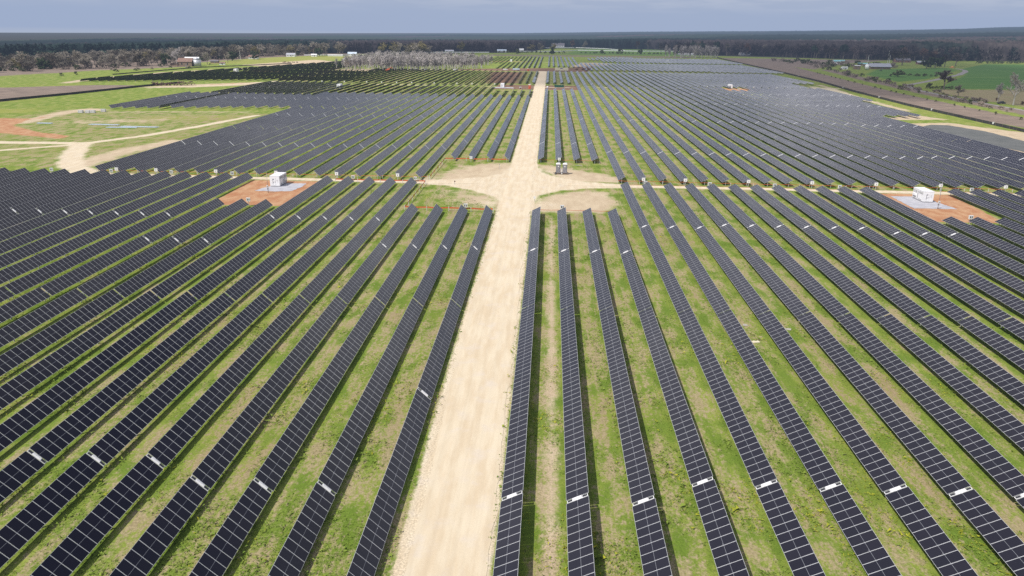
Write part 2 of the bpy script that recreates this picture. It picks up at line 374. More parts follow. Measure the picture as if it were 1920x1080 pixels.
# forest floor
paint('forest', sdf_poly([(-9000, 1400), (-330, 1420), (-100, 1560), (30, 2080), (330, 2080), (270, 1560), (560, 1440), (900, 1450), (9000, 1500), (16000, 17000), (-16000, 17000)]), 30)
paint('brush', sdf_poly([(-2000, 600), (-505, 690), (-445, 800), (-430, 980), (-420, 1130), (-310, 1420), (-3000, 1420)]), 12, 0.95)
paint('bare', sdf_line([(1.1, 20), (1.1, 180)], 1.3), 1.0, 0.55); paint('sand', sdf_line([(0.5, 20), (0.5, 180)], 0.5), 0.9, 0.44)
# weeds: greener right under rows, more tan in mid aisles
ph = np.where(gx > -8, (gx + 2.47) / 6.1, (gx + 14.05) / 6.1); fr = ph - np.round(ph)
field = np.clip(0.5 - sdf_poly([(-140, 10), (-140, 420), (-240, 420), (-235, 620), (-240, 860), (240, 1000), (215, 460), (176, 380), (176, 10)]) / 6, 0, 1)
CH['dead'] = np.maximum(CH['dead'], field * (0.30 + 0.32 * (np.abs(fr) > 0.2)))
CH['dead'] = np.maximum(CH['dead'], 0.62 * np.clip(0.5 - sdf_poly([(-262, 226), (-139, 226), (-139, 400), (-262, 400)]) / 12, 0, 1)); CH['dead'] = np.maximum(CH['dead'], 0.51)
CH['panel_field'] = field  # extent of the panel field, not read by the ground colour
m1 = np.stack([CH['sand'], CH['clay'], CH['dead'], CH['yellow']], 1)
m2 = np.stack([CH['brush'], CH['lush'], CH['brown'], CH['forest']], 1)
m3 = np.stack([CH['bare'], CH['panel_field'], np.zeros(NV), np.ones(NV)], 1)

SAND_A, SAND_B = (0.668, 0.575, 0.418), (0.600, 0.492, 0.338)
def sand_color(t, p):
    n1 = t.noise(t.mapping(p, (0.9, 0.16, 1)), 0.8, 5, 0.6); n2 = t.noise(p, 0.35, 5, 0.6); n3 = t.noise(p, 5.0, 3, 0.6)
    c = t.mix(t.ramp(n1, 0.36, 0.66), SAND_A, SAND_B)
    c = t.mix(t.ramp(n2, 0.5, 0.75, 0, 0.7), c, (0.625, 0.55, 0.45))
    n4 = t.noise(t.mapping(p, (1.5, 0.012, 1), (4, 0, 0)), 1.0, 3, 0.6); c = t.mul(c, t.gray(t.ramp(n4, 0.3, 0.7, 0.955, 1.03)))
    return t.mul(c, t.gray(t.ramp(n3, 0.2, 0.8, 0.965, 1.03)))
def ground_mat():
    t = NT('ground_soil_and_grass'); p = t.pos()
    a1 = t.n('ShaderNodeAttribute', attribute_name='m1'); a2 = t.n('ShaderNodeAttribute', attribute_name='m2'); a3 = t.n('ShaderNodeAttribute', attribute_name='m3')
    s1 = t.n('ShaderNodeSeparateColor'); s2 = t.n('ShaderNodeSeparateColor'); s3 = t.n('ShaderNodeSeparateColor')
    t.l(a1.outputs['Color'], s1.inputs[0]); t.l(a2.outputs['Color'], s2.inputs[0]); t.l(a3.outputs['Color'], s3.inputs[0])
    sand, clay, dead, yel = s1.outputs[0], s1.outputs[1], s1.outputs[2], a1.outputs['Alpha']
    brush, lush, brown, forest = s2.outputs[0], s2.outputs[1], s2.outputs[2], a2.outputs['Alpha']
    bare = s3.outputs[0]
    big = t.noise(p, 0.035, 4, 0.55); edge = t.noise(p, 0.11, 6, 0.68); mid = t.noise(t.mapping(p, (1, 0.45, 1)), 0.33, 6, 0.62); fine = t.noise(t.mapping(p, (1, 0.7, 1), (31, 7, 0)), 2.3, 7, 0.74)
    vf = t.noise(p, 5.0, 5, 0.75); streak = t.noise(t.mapping(p, (1.3, 0.07, 1), (3, 50, 0)), 1.0, 4, 0.6)
    # grass
    g = t.mix(t.ramp(mid, 0.35, 0.65), (0.132, 0.202, 0.027), (0.252, 0.300, 0.055))
    g = t.mix(t.ramp(big, 0.5, 0.72, 0, 0.55), g, (0.255, 0.280, 0.055))
    g = t.mix(t.ramp(fine, 0.52, 0.72, 0, 0.75), g, (0.062, 0.112, 0.020))
    yf = t.math('ADD', t.math('MULTIPLY', yel, 0.55), t.math('ADD', t.math('MULTIPLY', big, 0.35), t.math('MULTIPLY', fine, 0.65)))
    g = t.mix(t.ramp(yf, 0.72, 0.95, 0, 0.85), g, (0.27, 0.285, 0.060))
    # dead thatch / tan soil between tufts
    tan = t.mix(t.ramp(fine, 0.3, 0.7), (0.270, 0.212, 0.118), (0.410, 0.335, 0.200))
    tan = t.mix(t.ramp(big, 0.45, 0.7, 0, 0.5), tan, (0.285, 0.195, 0.120))
    df = t.math('ADD', t.math('MULTIPLY', dead, 0.62), t.math('ADD', t.math('MULTIPLY', mid, 0.50), t.math('ADD', t.math('MULTIPLY', streak, 0.26), t.math('MULTIPLY', fine, 0.52))))
    c = t.mix(t.ramp(df, 0.978, 1.088, 0, 0.92), g, tan)
    # lush field, brush, brown, forest
    lu = t.mix(t.ramp(t.noise(t.mapping(p, (0.2, 1, 1)), 0.06, 5, 0.6), 0.35, 0.7), (0.072, 0.170, 0.032), (0.122, 0.212, 0.048))
    def blend(c, fac, col, lo=0.34, hi=0.66, w=0.5, nz=None):
        q = t.math('ADD', fac, t.math('MULTIPLY', t.math('SUBTRACT', nz or mid, 0.5), w)); return t.mix(t.ramp(q, lo, hi), c, col)
    c = blend(c, lush, lu, w=0.4, nz=edge)
    br = t.mix(t.ramp(t.noise(p, 0.09, 6, 0.7), 0.35, 0.65), (0.195, 0.152, 0.122), (0.28, 0.215, 0.168))
    br = t.mix(t.ramp(fine, 0.45, 0.7, 0, 0.6), br, (0.145, 0.115, 0.085))
    c = blend(c, brush, br, 0.3, 0.7, 0.9, edge)
    c = blend(c, brown, t.mix(mid, (0.16, 0.095, 0.065), (0.25, 0.155, 0.10)), w=0.6)
    c = blend(c, forest, (0.045, 0.045, 0.032), w=0.3)
    ba = t.mix(t.ramp(mid, 0.35, 0.65), (0.56, 0.455, 0.31), (0.47, 0.37, 0.245)); ba = t.mix(t.ramp(fine, 0.55, 0.75, 0, 0.6), ba, (0.29, 0.25, 0.14))
    c = blend(c, bare, ba, 0.30, 0.66, 1.9, t.math('ADD', t.math('MULTIPLY', edge, 0.45), t.math('ADD', t.math('MULTIPLY', mid, 0.3), t.math('MULTIPLY', fine, 0.25))))
    cl = t.mix(t.ramp(t.noise(t.mapping(p, (0.5, 0.25, 1), (9, 4, 0)), 0.8, 6, 0.65), 0.35, 0.66), (0.40, 0.19, 0.095), (0.50, 0.305, 0.17))
    c = blend(c, clay, cl, 0.36, 0.64, 1.0, t.math('ADD', t.math('MULTIPLY', edge, 0.5), t.math('MULTIPLY', mid, 0.5)))
    c = blend(c, sand, sand_color(t, p), 0.34, 0.62, 1.1, t.math('ADD', t.math('MULTIPLY', edge, 0.4), t.math('ADD', t.math('MULTIPLY', mid, 0.25), t.math('MULTIPLY', fine, 0.35))))
    c = t.mul(c, t.gray(t.ramp(vf, 0.28, 0.72, 0.70, 1.26)))
    t.l(c, t.b.inputs['Base Color']); t.b.inputs['Roughness'].default_value = 0.95; t.b.inputs['Specular IOR Level'].default_value = 0.1
    t.bump(t.math('ADD', fine, t.math('MULTIPLY', vf, 0.4)), 0.55, 0.12)
    return t.m
# ---- the land rolls away under the far woods
def lat(x, y, s, seed):
    """value noise"""
    r = np.random.default_rng(seed); G = r.random((256, 256)); u, v = x / s, y / s; i, j = np.floor(u).astype(int), np.floor(v).astype(int); fu, fv = u - i, v - j
    fu = fu * fu * (3 - 2 * fu); fv = fv * fv * (3 - 2 * fv); g = lambda a, b: G[a % 256, b % 256]
    return (g(i, j) * (1 - fu) + g(i + 1, j) * fu) * (1 - fv) + (g(i, j + 1) * (1 - fu) + g(i + 1, j + 1) * fu) * fv
TH0, TH1 = -0.80, 0.74
def front(th):
    return np.interp(th, [-.8, -.42, -.36, -.24, -.17, -.09, -.03, .0, .04, .13, .16, .2, .3, .36, .45, .6, .74], [1250, 1350, 1500, 1520, 1480, 1640, 1700, 2130, 2130, 2110, 1950, 1680, 1660, 1560, 1560, 1660, 1750])
def sky_px(th):   # elevation of the last ridge above eye level, in pixels of the 1920 frame
    return np.interp(th, [-.8, -.615, -.5, -.42, -.318, -.2, -.13, -.0455, .113, .25, .359, .42, .465, .5, .53, .6, .74], [-28, -24.6, -20.5, -18, -15, -10.5, -8, -5.8, -0.6, 2.6, 5.8, 7.6, 9.6, 12.4, 13.6, 14, 15])
def canopy(r, th, x, y, bumps=True):
    q = np.clip((np.log(r) - math.log(1500)) / (math.log(7500) - math.log(1500)), 0, 1)
    near = np.interp(th, [-.8, -.615, -.318, -.17, -.0455, .05, .113, .2, .359, .465, .53, .74], [-40, -35, -27, -27, -25, -23, -20, -20, -17, -13, -14, -14])
    px = near + (sky_px(th) - near) * q ** 0.8
    px += (lat(x, y, 900, 5) - .5) * 7.5 * np.sin(PI * q) + (lat(x, y, 2400, 6) - .5) * 3.0 * q * (1 - q) * 4
    return CZ + px / f_ * r
def land(x, y):
    r = np.hypot(x, y); t = np.clip(np.arctan2(x, np.maximum(y, 1.0)), -.8, .74); k = np.clip((r - front(t) + 160) / 420, 0, 1) * (y > 200); k = k * k * (3 - 2 * k)
    return k * (canopy(np.clip(r, 1300, 9500), t, x, y) - 25)
M['ground'] = ground_mat()
nx, ny = len(xs), len(ys)
ii = (np.arange(ny - 1)[:, None] * nx + np.arange(nx - 1)[None]).ravel()
GF = np.stack([ii, ii + 1, ii + nx + 1, ii + nx], 1)
gz = land(gx, gy)
g_o = obj('ground', np_mesh('ground', np.stack([gx, gy, gz], 1), GF, M['ground'], attr={'m1': m1, 'm2': m2, 'm3': m3}))
g_o['kind'] = 'structure'

# roads laid over it as sheets with ragged edges
def road_mat(name, fn):
    t = NT(name); p = t.pos(); t.l(fn(t, p), t.b.inputs['Base Color']); t.b.inputs['Roughness'].default_value = 0.95
    t.b.inputs['Specular IOR Level'].default_value = 0.1; t.bump(t.noise(p, 1.2, 4, 0.6), 0.16, 0.05); return t.m
M['sand'] = road_mat('sand_road', sand_color)
def asphalt_color(t, p): return t.mix(t.ramp(t.noise(p, 0.5, 4), 0.3, 0.7), (0.25, 0.235, 0.22), (0.34, 0.31, 0.28))
M['asphalt'] = road_mat('old_asphalt', asphalt_color)
def gravel_color(t, p):
    c = t.mix(t.ramp(t.noise(p, 6.0, 4, 0.7), 0.3, 0.7), (0.36, 0.36, 0.385), (0.52, 0.52, 0.55)); return t.mul(c, t.gray(t.ramp(t.noise(p, 0.5, 4), 0.3, 0.7, 0.86, 1.08)))
M['gravel'] = road_mat('grey_gravel', gravel_color)
def ribbon(name, L, z, m, step=0.8, jit=0.35, seed=1):
    """L: list of (x, y, half width left, half width right)"""
    rg = np.random.default_rng(seed); pts = []
    for a, b in zip(L[:-1], L[1:]):
        n = max(1, int(math.hypot(b[0] - a[0], b[1] - a[1]) / step))
        for i in range(n): t = i / n; pts.append([a[j] + (b[j] - a[j]) * t for j in range(4)])
    pts.append(list(L[-1])); pts = np.array(pts); n = len(pts)
    tg = np.gradient(pts[:, :2], axis=0); tg /= np.linalg.norm(tg, axis=1)[:, None] + 1e-9; nr = np.stack([-tg[:, 1], tg[:, 0]], 1)
    def nz():
        a = np.zeros(n)
        for k, am in ((3, .5), (9, .8), (31, 1.0)): a += am * np.convolve(rg.normal(size=n + k), np.ones(k) / math.sqrt(k), 'valid')[:n]
        return a * jit * 0.45
    Lp = pts[:, :2] + nr * (pts[:, 2] + nz())[:, None]; Rp = pts[:, :2] - nr * (pts[:, 3] + nz())[:, None]
    V = np.zeros((2 * n, 3)); V[0::2, :2] = Lp; V[1::2, :2] = Rp; V[:, 2] = z
    i = np.arange(n - 1) * 2; F = np.stack([i, i + 1, i + 3, i + 2], 1)
    o = obj(name, np_mesh(name, V, F, m)); o['kind'] = 'structure'; return o
ribbon('sand_road', [(-8.0, 10, 2.9, 3.8), (-8.0, 60, 3.0, 3.8), (-8.2, 100, 3.8, 3.8), (-8.2, 195, 3.6, 3.7), (-8.2, 640, 3.6, 3.7), (-8.4, 866, 3.6, 3.6)], 0.030, M['sand'], 0.9, 0.28, 3)
ribbon('cross_track', [(-150, 221.5, 1.4, 1.4), (-90, 220.1, 1.4, 1.4), (-36, 219.3, 1.5, 1.5), (-26, 219.4, 1.2, 1.2), (-20, 219.5, 0.1, 0.1)], 0.022, M['sand'], 0.7, 0.3, 4)
ribbon('cross_track', [(3, 220, 0.1, 0.1), (9, 220, 1.2, 1.2), (24, 219.7, 1.4, 1.5), (60, 220, 1.4, 1.4), (145, 219, 1.4, 1.4)], 0.022, M['sand'], 0.7, 0.3, 14)
ribbon('farm_road', [(274, 400, 1.8, 1.8), (288, 480, 1.8, 1.8), (291, 570, 2, 2), (300, 650, 2, 2), (318, 715, 2.6, 2.6), (388, 810, 3, 3), (470, 928, 3.4, 3.4), (516, 1005, 3.4, 3.4), (538, 1050, 2.6, 2.6), (552, 1100, 2.2, 2.2)], 0.05, M['asphalt'], 2.5, 0.3, 5)
def patch(name, P, z, m, jit=0.25, step=0.8, seed=2):
    rg = random.Random(seed); pts = []
    for a, b in zip(P, P[1:] + P[:1]):
        n = max(1, int(math.hypot(b[0] - a[0], b[1] - a[1]) / step))
        for i in range(n): t = i / n; pts.append((a[0] + (b[0] - a[0]) * t + rg.gauss(0, jit * .5), a[1] + (b[1] - a[1]) * t + rg.gauss(0, jit * .5), z))
    mb = MB(); mb.face(pts); me = mb.mesh(name, m, fix=False)
    o = obj(name, me); o['kind'] = 'structure'; return o
patch('gravel_pad', [(-80.4, 202.1), (-74.5, 201.4), (-70.6, 202.4), (-69.3, 208), (-69.6, 213.4), (-77.3, 213.2)], 0.03, M['gravel'], seed=5)
patch('gravel_pad', [(95.4, 198.0), (106.6, 198.2), (105.3, 206), (104.8, 213.6), (95.9, 213.4)], 0.03, M['gravel'], seed=6)
# detention pond
def pond_mat():
    t = NT('pond_water'); p = t.pos()
    t.l(t.mix(t.ramp(t.noise(p, 0.12, 5, 0.6), 0.3, 0.7), (0.095, 0.100, 0.090), (0.130, 0.132, 0.120)), t.b.inputs['Base Color'])
    t.b.inputs['Roughness'].default_value = 0.5; t.b.inputs['IOR'].default_value = 1.2
    t.bump(t.noise(t.mapping(p, (1, 0.5, 1)), 1.5, 4), 0.25, 0.08); return t.m
M['pond'] = pond_mat()
patch('water', [(181.5, 386), (192, 397), (200.5, 396), (206, 372), (205, 345), (203, 300), (190, 290), (185, 306), (182.5, 332)], 0.05, M['pond'], 0.5, 2.5, 9)

# ------------------------------------------------------------------ solar trackers
PITCH = 6.1; RX = -2.47; LX = -14.05; STEP = 1.155; CHORD = 2.278; MW = 1.134; HUB = 1.45; PZ = 0.11
def module_faces(mb, y, full=True):
    x, w = CHORD / 2, MW / 2; a, b = x - 0.020, w - 0.019; z = PZ; t = 0.035
    c = [(-x, y - w), (x, y - w), (x, y + w), (-x, y + w)]; d = [(-a, y - b), (a, y - b), (a, y + b), (-a, y + b)]
    mb.face([(p[0], p[1], z - 0.003) for p in d], 0, [(0, 0), (0, 1), (1, 1), (1, 0)])
    for i in range(4):
        j = (i + 1) % 4; mb.face([c[i] + (z,), c[j] + (z,), d[j] + (z,), d[i] + (z,)], 1)
        if full: mb.face([c[i] + (z - t,), c[j] + (z - t,), c[j] + (z,), c[i] + (z,)], 1)
    mb.face([(p[0], p[1], z - t) for p in c[::-1]], 2)
PM = [M['glass'], M['alu'], M['back']]
_mb = MB(); module_faces(_mb, 0); MODULE = _mb.mesh('solar_panel', PM, fix=False)
# fix UV so that v runs along the long side (x)
_wing = {}
def wing_mesh(n):
    if n not in _wing:
        mb = MB()
        for i in range(n): module_faces(mb, (i + 0.5) * STEP)
        _wing[n] = mb.mesh('panel_wing', PM, fix=False)
    return _wing[n]
mb = MB(); mb.tube((0, -0.5, 0), (0, 0.5, 0), 0.075, n=8); TUBE = mb.mesh('torque_tube', M['steel'])
mb = MB()   # I-beam pile
mb.box(0, -0.07, -0.4, 0.10, 0.012, 0.4 + HUB - 0.09); mb.box(0, 0.07, -0.4, 0.10, 0.012, 0.4 + HUB - 0.09); mb.box(0, 0, -0.4, 0.012, 0.128, 0.4 + HUB - 0.09)
mb.box(0, 0, HUB - 0.088, 0.2, 0.10, 0.17)
POST = mb.mesh('post', M['steel'])
mb = MB(); mb.box(0, 0, PZ - 0.06, 2.10, 0.36, 0.045); mb.box(0, 0, -0.09, 0.3, 0.3, PZ + 0.025)
TRAY = mb.mesh('drive_unit', M['white'])
mb = MB(); mb.box(0, 0, 0, 0.98, 0.23, 0.13, top=(0.94, 0.19)); CTRL = mb.mesh('controller_box', M['white'])
mb = MB(); mb.box(0, 0, 0, 0.46, 0.26, 0.02); SPAN = mb.mesh('small_panel', M['dark'])

ONES = ['zeroth', 'first', 'second', 'third', 'fourth', 'fifth', 'sixth', 'seventh', 'eighth', 'ninth', 'tenth', 'eleventh', 'twelfth', 'thirteenth', 'fourteenth', 'fifteenth', 'sixteenth', 'seventeenth', 'eighteenth', 'nineteenth', 'twentieth']
def ordinal(k):
    if k <= 20: return ONES[k]
    t = {2: ('twenty', 'twentieth'), 3: ('thirty', 'thirtieth'), 4: ('forty', 'fortieth'), 5: ('fifty', 'fiftieth'), 6: ('sixty', 'sixtieth')}[k // 10]
    return t[1] if k % 10 == 0 else t[0] + '-' + ONES[k % 10]

TR = []   # (side, k, y0, y1, ymotor, tilt east +, section text)
E45, W27, W50 = math.radians(43), math.radians(-26.8), math.radians(-50)
def add(side, k, y0, y1, ym, tilt, sec): TR.append((side, k, y0, y1, ym, tilt, sec))
A1, A2 = 'front section nearest the camera', 'front section just before the cross track'
B1, B2, B3, B4 = ('first section beyond the cross track', 'second section beyond the cross track', 'third section beyond the cross track', 'fourth section beyond the cross track')
CC = 'far section toward the woods'; C1, C2 = 'first section past second cross track', 'second section past second cross track'
C3, C4 = 'third section past second cross track', 'fourth section past second cross track'
for k in range(1, 25):   # right, front
    add('R', k, 22.0, 111.75, 60.57 if k <= 3 else 64.1, W27, A1)
    if k <= 4: add('R', k, 112.05, 181.2, 144.4, W27, A2)
    elif k in (17, 18, 19): add('R', k, 112.05, 180.6, 144.4, W27, A2)
    else: add('R', k, 112.05, 216.1, 165.7 if k <= 7 else (168.6 if k <= 13 else 165.0), W27, A2)
for k in range(1, 28):   # left, front
    add('L', k, 22.0, 112.3, 80.8 if k == 1 else (60.66 if k <= 4 else 64.16), E45, A1)
    if k <= 4: add('L', k, 112.6, 180.6, 144.66, E45, A2)
    elif k in (10, 11, 12): add('L', k, 112.6, 181.6, 145.1, E45, A2)
    else: add('L', k, 112.6, 214.6 if k < 10 else 216.6, 166.5, E45, A2)
for k in range(1, 31):   # right, middle
    add('R', k, 257.6 if k <= 4 else 223.4, 325.7, 295.3 if k <= 4 else (275.6 if k < 24 else 278), W27, B1)
    add('R', k, 326.1, 424.8, 380.0 if k < 26 else 375.0, W27, B2)
for k in range(1, 38):
    if k <= 34: add('R', k, 425.6, 519.5, 478.5, W27, B3)
    if k <= 36: add('R', k, 520.2, 586.8 if k <= 4 else (601 if k in (24, 25, 26) else 630.5), 560.0, W27, B4)
for k in range(1, 22):   # left, middle
    add('L', k, 257.0 if k <= 4 else 221.6, 325.5, 296.0 if k <= 4 else 278.0, E45, B1)
    add('L', k, 326.0, 416.5, 379.0, E45, B2)
for k in range(1, 38):
    add('L', k, 418.0 if k <= 24 else 401 + (37 - k) * 1.2, 516.5 if k < 24 else 497.0, 471.0 if k < 24 else 464.0, W50 if k == 33 else E45 + (0.06 if k > 33 else 0), B3)
    if k <= 35: add('L', k, 517.5 if k < 24 else 498.5, 576 if k <= 5 else (598 if k in (24, 25) else 612), 556.0, W50, B4)
for k in range(1, 36):   # left, beyond the second cross track
    add('L', k, 653.0 if k <= 3 else 628.0, 736.0, 690.0, W50 if k > 1 else math.radians(12), C1)
    add('L', k, 737.0, 846.0 if k < 30 else 800.0, 790.0, W50 if k > 1 else W50 * 0.9, C2)
for k in range(1, 40):
    if k <= 4: add('R', k, 655.0, 736.0, 700.0, W27, C1)
    else: add('R', k, 632.5 if k < 36 else 694.0, 736.5, 710.0, W27, C1)
    add('R', k, 737.2, 845.5, 790.0, W27, C2)
for k in range(8, 44):
    add('R', k, 880.5 - (10 if k > 30 else 0), 976.0, 930.0, W27, C3); add('R', k, 976.8, 1075.0, 1025.0, W27, C4)
for k in range(11, 46):
    y0 = 1185 if k < 14 else (1130 if k < 17 else 1110)
    add('R', k, y0, 1215.0 if k > 16 else 1262, (y0 + 1215) / 2, W27, CC)
    if k > 13: add('R', k, 1216.0, 1330.0 if k < 24 else 1290, 1270.0, W27, CC)
W38 = math.radians(-36)
for k in range(1, 8):
    add('R', k, 960.0, 1100.0, 1030.0, W38, CC)
    add('R', k, 1101.0, 1352.0 if k < 5 else 1290, 1200.0, W38, CC)
for k in range(1, 26):
    if k <= 9: add('L', k, 905.0 + 4 * (9 - k), 1100.0 if k not in (8, 9) else 1098, 1010.0, W38, CC)
    elif k < 16: add('L', k, 1050.0, 1100.0, 1075.0, W38, CC)
    add('L', k, 1135.0 if k in (6, 7, 8) else 1101.0, 1345.0 if k < 8 else (1320 if k < 14 else 1230), 1200.0, W38, CC)
for k in range(36, 60):   # far left block
    y0 = 596 + (59 - k) * 2.2
    y1 = 640 + (59 - k) * 24
    ys_ = [y0] + [y for y in (700, 800, 900, 1000, 1100) if y0 + 30 < y < y1 - 30] + [min(y1, 1120)]
    for a, b in zip(ys_[:-1], ys_[1:]):
        if not (a < 760 < b and 48 <= k <= 50): add('L', k, a + 0.4, b - 0.4, (a + b) / 2, W50, CC)
        else: add('L', k, a + 0.4, 738, (a + 738) / 2, W50, CC); add('L', k, 772, b - 0.4, (772 + b) / 2, W50, CC)

def rowx(s, k): return RX + PITCH * (k - 1) if s == 'R' else LX - PITCH * (k - 1)
def area(t):
    X = rowx(t[0], t[1]); a = 0; vis = 0
    for i in range(24):
        y = t[2] + (t[3] - t[2]) * (i + 0.5) / 24; q = proj(X, y, HUB)
        if q is None: continue
        if -40 < q[0] < 1960 and -40 < q[1] < 1120: vis += 1; a += (t[3] - t[2]) / 24 * 41 / q[2] ** 3
    return a, vis
rank = []
for t in TR:
    a, vis = area(t)
    if vis == 0:
        # keep rows just outside the frame so a step to the side still shows panels
        X = rowx(t[0], t[1]); near = [proj(X, y, HUB) for y in (max(t[2], 45), t[3])]
        if not any(q and -500 < q[0] < 2420 and q[1] < 1500 for q in near): continue
    rank.append((a, t))
rank.sort(key=lambda r: -r[0])
SOLO = [t for a, t in rank[:298]]; REST = [t for a, t in rank[298:]]

seen_labels = {}
def make_tracker(t):
    side, k, y0, y1, ym, tilt, sec = t
    X = rowx(side, k); tilt = tilt + random.gauss(0, 0.006 if sec in (A1, A2) else 0.009)
    face = 'east-tilted' if tilt > 0 else ('west-tilted' if tilt > -0.7 else 'steep west-tilted')
    lab = f"{face} solar tracker, {ordinal(k)} row {'right' if side == 'R' else 'left'} of sand road, {sec}"
    root = empty('solar_tracker', (X, ym, 0), 0, lab, 'solar tracker', 'solar trackers in rows')
    near = sec == A1
    rot = (0, tilt, 0)
    n0 = max(1, int((ym - 0.25 - y0) / STEP + 0.4)); n1 = max(1, int((y1 - ym - 0.25) / STEP + 0.4)); s0, s1 = (ym - .25 - y0) / n0, (y1 - ym - .25) / n1
    if near:
        for sgn, n, st in ((-1, n0, s0), (1, n1, s1)):
            for i in range(n):
                y = sgn * (0.25 + (i + 0.5) * st)
                obj('solar_panel', MODULE, root, (0, y, HUB), (random.gauss(0, 0.0025), tilt + random.gauss(0, 0.004), 0))
    else:
        obj('panel_wing', wing_mesh(n1), root, (0, 0.25, HUB), rot, (1, s1 / STEP, 1))
        obj('panel_wing', wing_mesh(n0), root, (0, -0.25 - n0 * s0, HUB), rot, (1, s0 / STEP, 1))
    lo, hi = -0.25 - n0 * s0 - 0.1, 0.25 + n1 * s1 + 0.1
    obj('torque_tube', TUBE, root, (0, (lo + hi) / 2, HUB), rot, (1, hi - lo, 1))
    d = obj('drive_unit', TRAY, root, (0, 0, HUB), rot)
    if sec in (A1, A2):
        obj('controller_box', CTRL, d, (0, 0, PZ - 0.012)); obj('small_panel', SPAN, d, (0.76, 0, PZ - 0.012)); obj('small_panel', SPAN, d, (-0.76, 0, PZ - 0.012))
    L = hi - lo - 0.9; m = max(2, int(L / 7.6) + 1)
    for i in range(m): obj('post', POST, root, (0, lo + 0.45 + L * i / (m - 1), 0))
_lab = {}
for t in SOLO: _lab.setdefault((t[0], t[1], t[6]), []).append(t)

for t in SOLO: make_tracker(t)
# the remaining, farthest trackers as one mass
def tracker_mass(ts):
    Vs = []; Fs = []; Ms = []; nv = 0; UV = []
    x = CHORD / 2
    for (side, k, y0, y1, ym, tilt, sec) in ts:
        X = rowx(side, k); tilt += random.gauss(0, 0.015); c, s = math.cos(tilt), math.sin(tilt)
        n = int((y1 - y0) / (STEP * 2)); yy = y0 + np.arange(n) * STEP * 2
        yy = yy[np.abs(yy + STEP - ym) > STEP]; n = len(yy)
        def lay(xa, xb, ya, yb, z, mi, uv):
            nonlocal nv
            P = np.zeros((n, 4, 3)); P[:, 0, 0] = xa; P[:, 1, 0] = xb; P[:, 2, 0] = xb; P[:, 3, 0] = xa
            P[:, 0, 1] = yy + ya; P[:, 1, 1] = yy + ya; P[:, 2, 1] = yy + yb; P[:, 3, 1] = yy + yb; P[:, :, 2] = z
            q = P.copy(); q[:, :, 0] = X + P[:, :, 0] * c + P[:, :, 2] * s; q[:, :, 2] = HUB - P[:, :, 0] * s + P[:, :, 2] * c
            Vs.append(q.reshape(-1, 3)); F = nv + np.arange(n * 4).reshape(n, 4); nv += n * 4
            if mi == 2: F = F[:, ::-1]
            Fs.append(F); Ms.append(np.full(n, mi)); UV.append(np.tile(np.array([(0, 0), (0, 1), (1, 1), (1, 0)], float), (n, 1)))
        lay(-x + .03, x - .03, .06, STEP - .03, PZ, 0, None); lay(-x + .03, x - .03, STEP + .03, 2 * STEP - .06, PZ, 0, None)
        lay(-x, x, 0.0, .06, PZ, 1, None); lay(-x, x, STEP - .03, STEP + .03, PZ, 1, None); lay(-x, x, 2 * STEP - .06, 2 * STEP - .005, PZ, 1, None)
        lay(-x, -x + .03, .06, 2 * STEP - .06, PZ, 1, None); lay(x - .03, x, .06, 2 * STEP - .06, PZ, 1, None)
        lay(-x, x, 0, 2 * STEP - .005, PZ - 0.035, 2, None)
        # pile stubs under every third pair
        yk = yy; yy = yy[::4]; n = len(yy)
        P = np.zeros((n, 4, 3)); P[:, :, 0] = X + np.array([-.07, .07, .07, -.07]); P[:, :, 1] = yy[:, None] + .3; P[:, :, 2] = np.array([0, 0, HUB, HUB])
        Vs.append(P.reshape(-1, 3)); Fs.append(nv + np.arange(n * 4).reshape(n, 4)); nv += n * 4; Ms.append(np.full(n, 3)); UV.append(np.zeros((n * 4, 2)))
        # motor tray
        P = np.zeros((1, 4, 3)); P[0, :, 0] = [-1.0, 1.0, 1.0, -1.0]; P[0, :, 1] = [ym - .18, ym - .18, ym + .18, ym + .18]; P[0, :, 2] = PZ - .01
        q = P.copy(); q[:, :, 0] = X + P[:, :, 0] * c + P[:, :, 2] * s; q[:, :, 2] = HUB - P[:, :, 0] * s + P[:, :, 2] * c
        Vs.append(q.reshape(-1, 3)); Fs.append(nv + np.arange(4).reshape(1, 4)); nv += 4; Ms.append(np.array([4])); UV.append(np.zeros((4, 2)))
    me = np_mesh('solar_trackers', np.concatenate(Vs), np.concatenate(Fs), PM + [M['steel'], M['white']], np.concatenate(Ms))
    L = me.uv_layers.new(name='UVMap'); uv = np.concatenate(UV)
    idx = np.zeros(len(me.loops), np.int32); me.loops.foreach_get('vertex_index', idx)
    L.data.foreach_set('uv', np.ascontiguousarray(uv[idx], np.float32).ravel())
    o = obj('solar_tracker_field', me)
    return tag(o, 'far rows of solar trackers merging into one grey and navy field toward the trees', 'solar trackers', 'solar trackers in rows', 'stuff')
tracker_mass(REST)

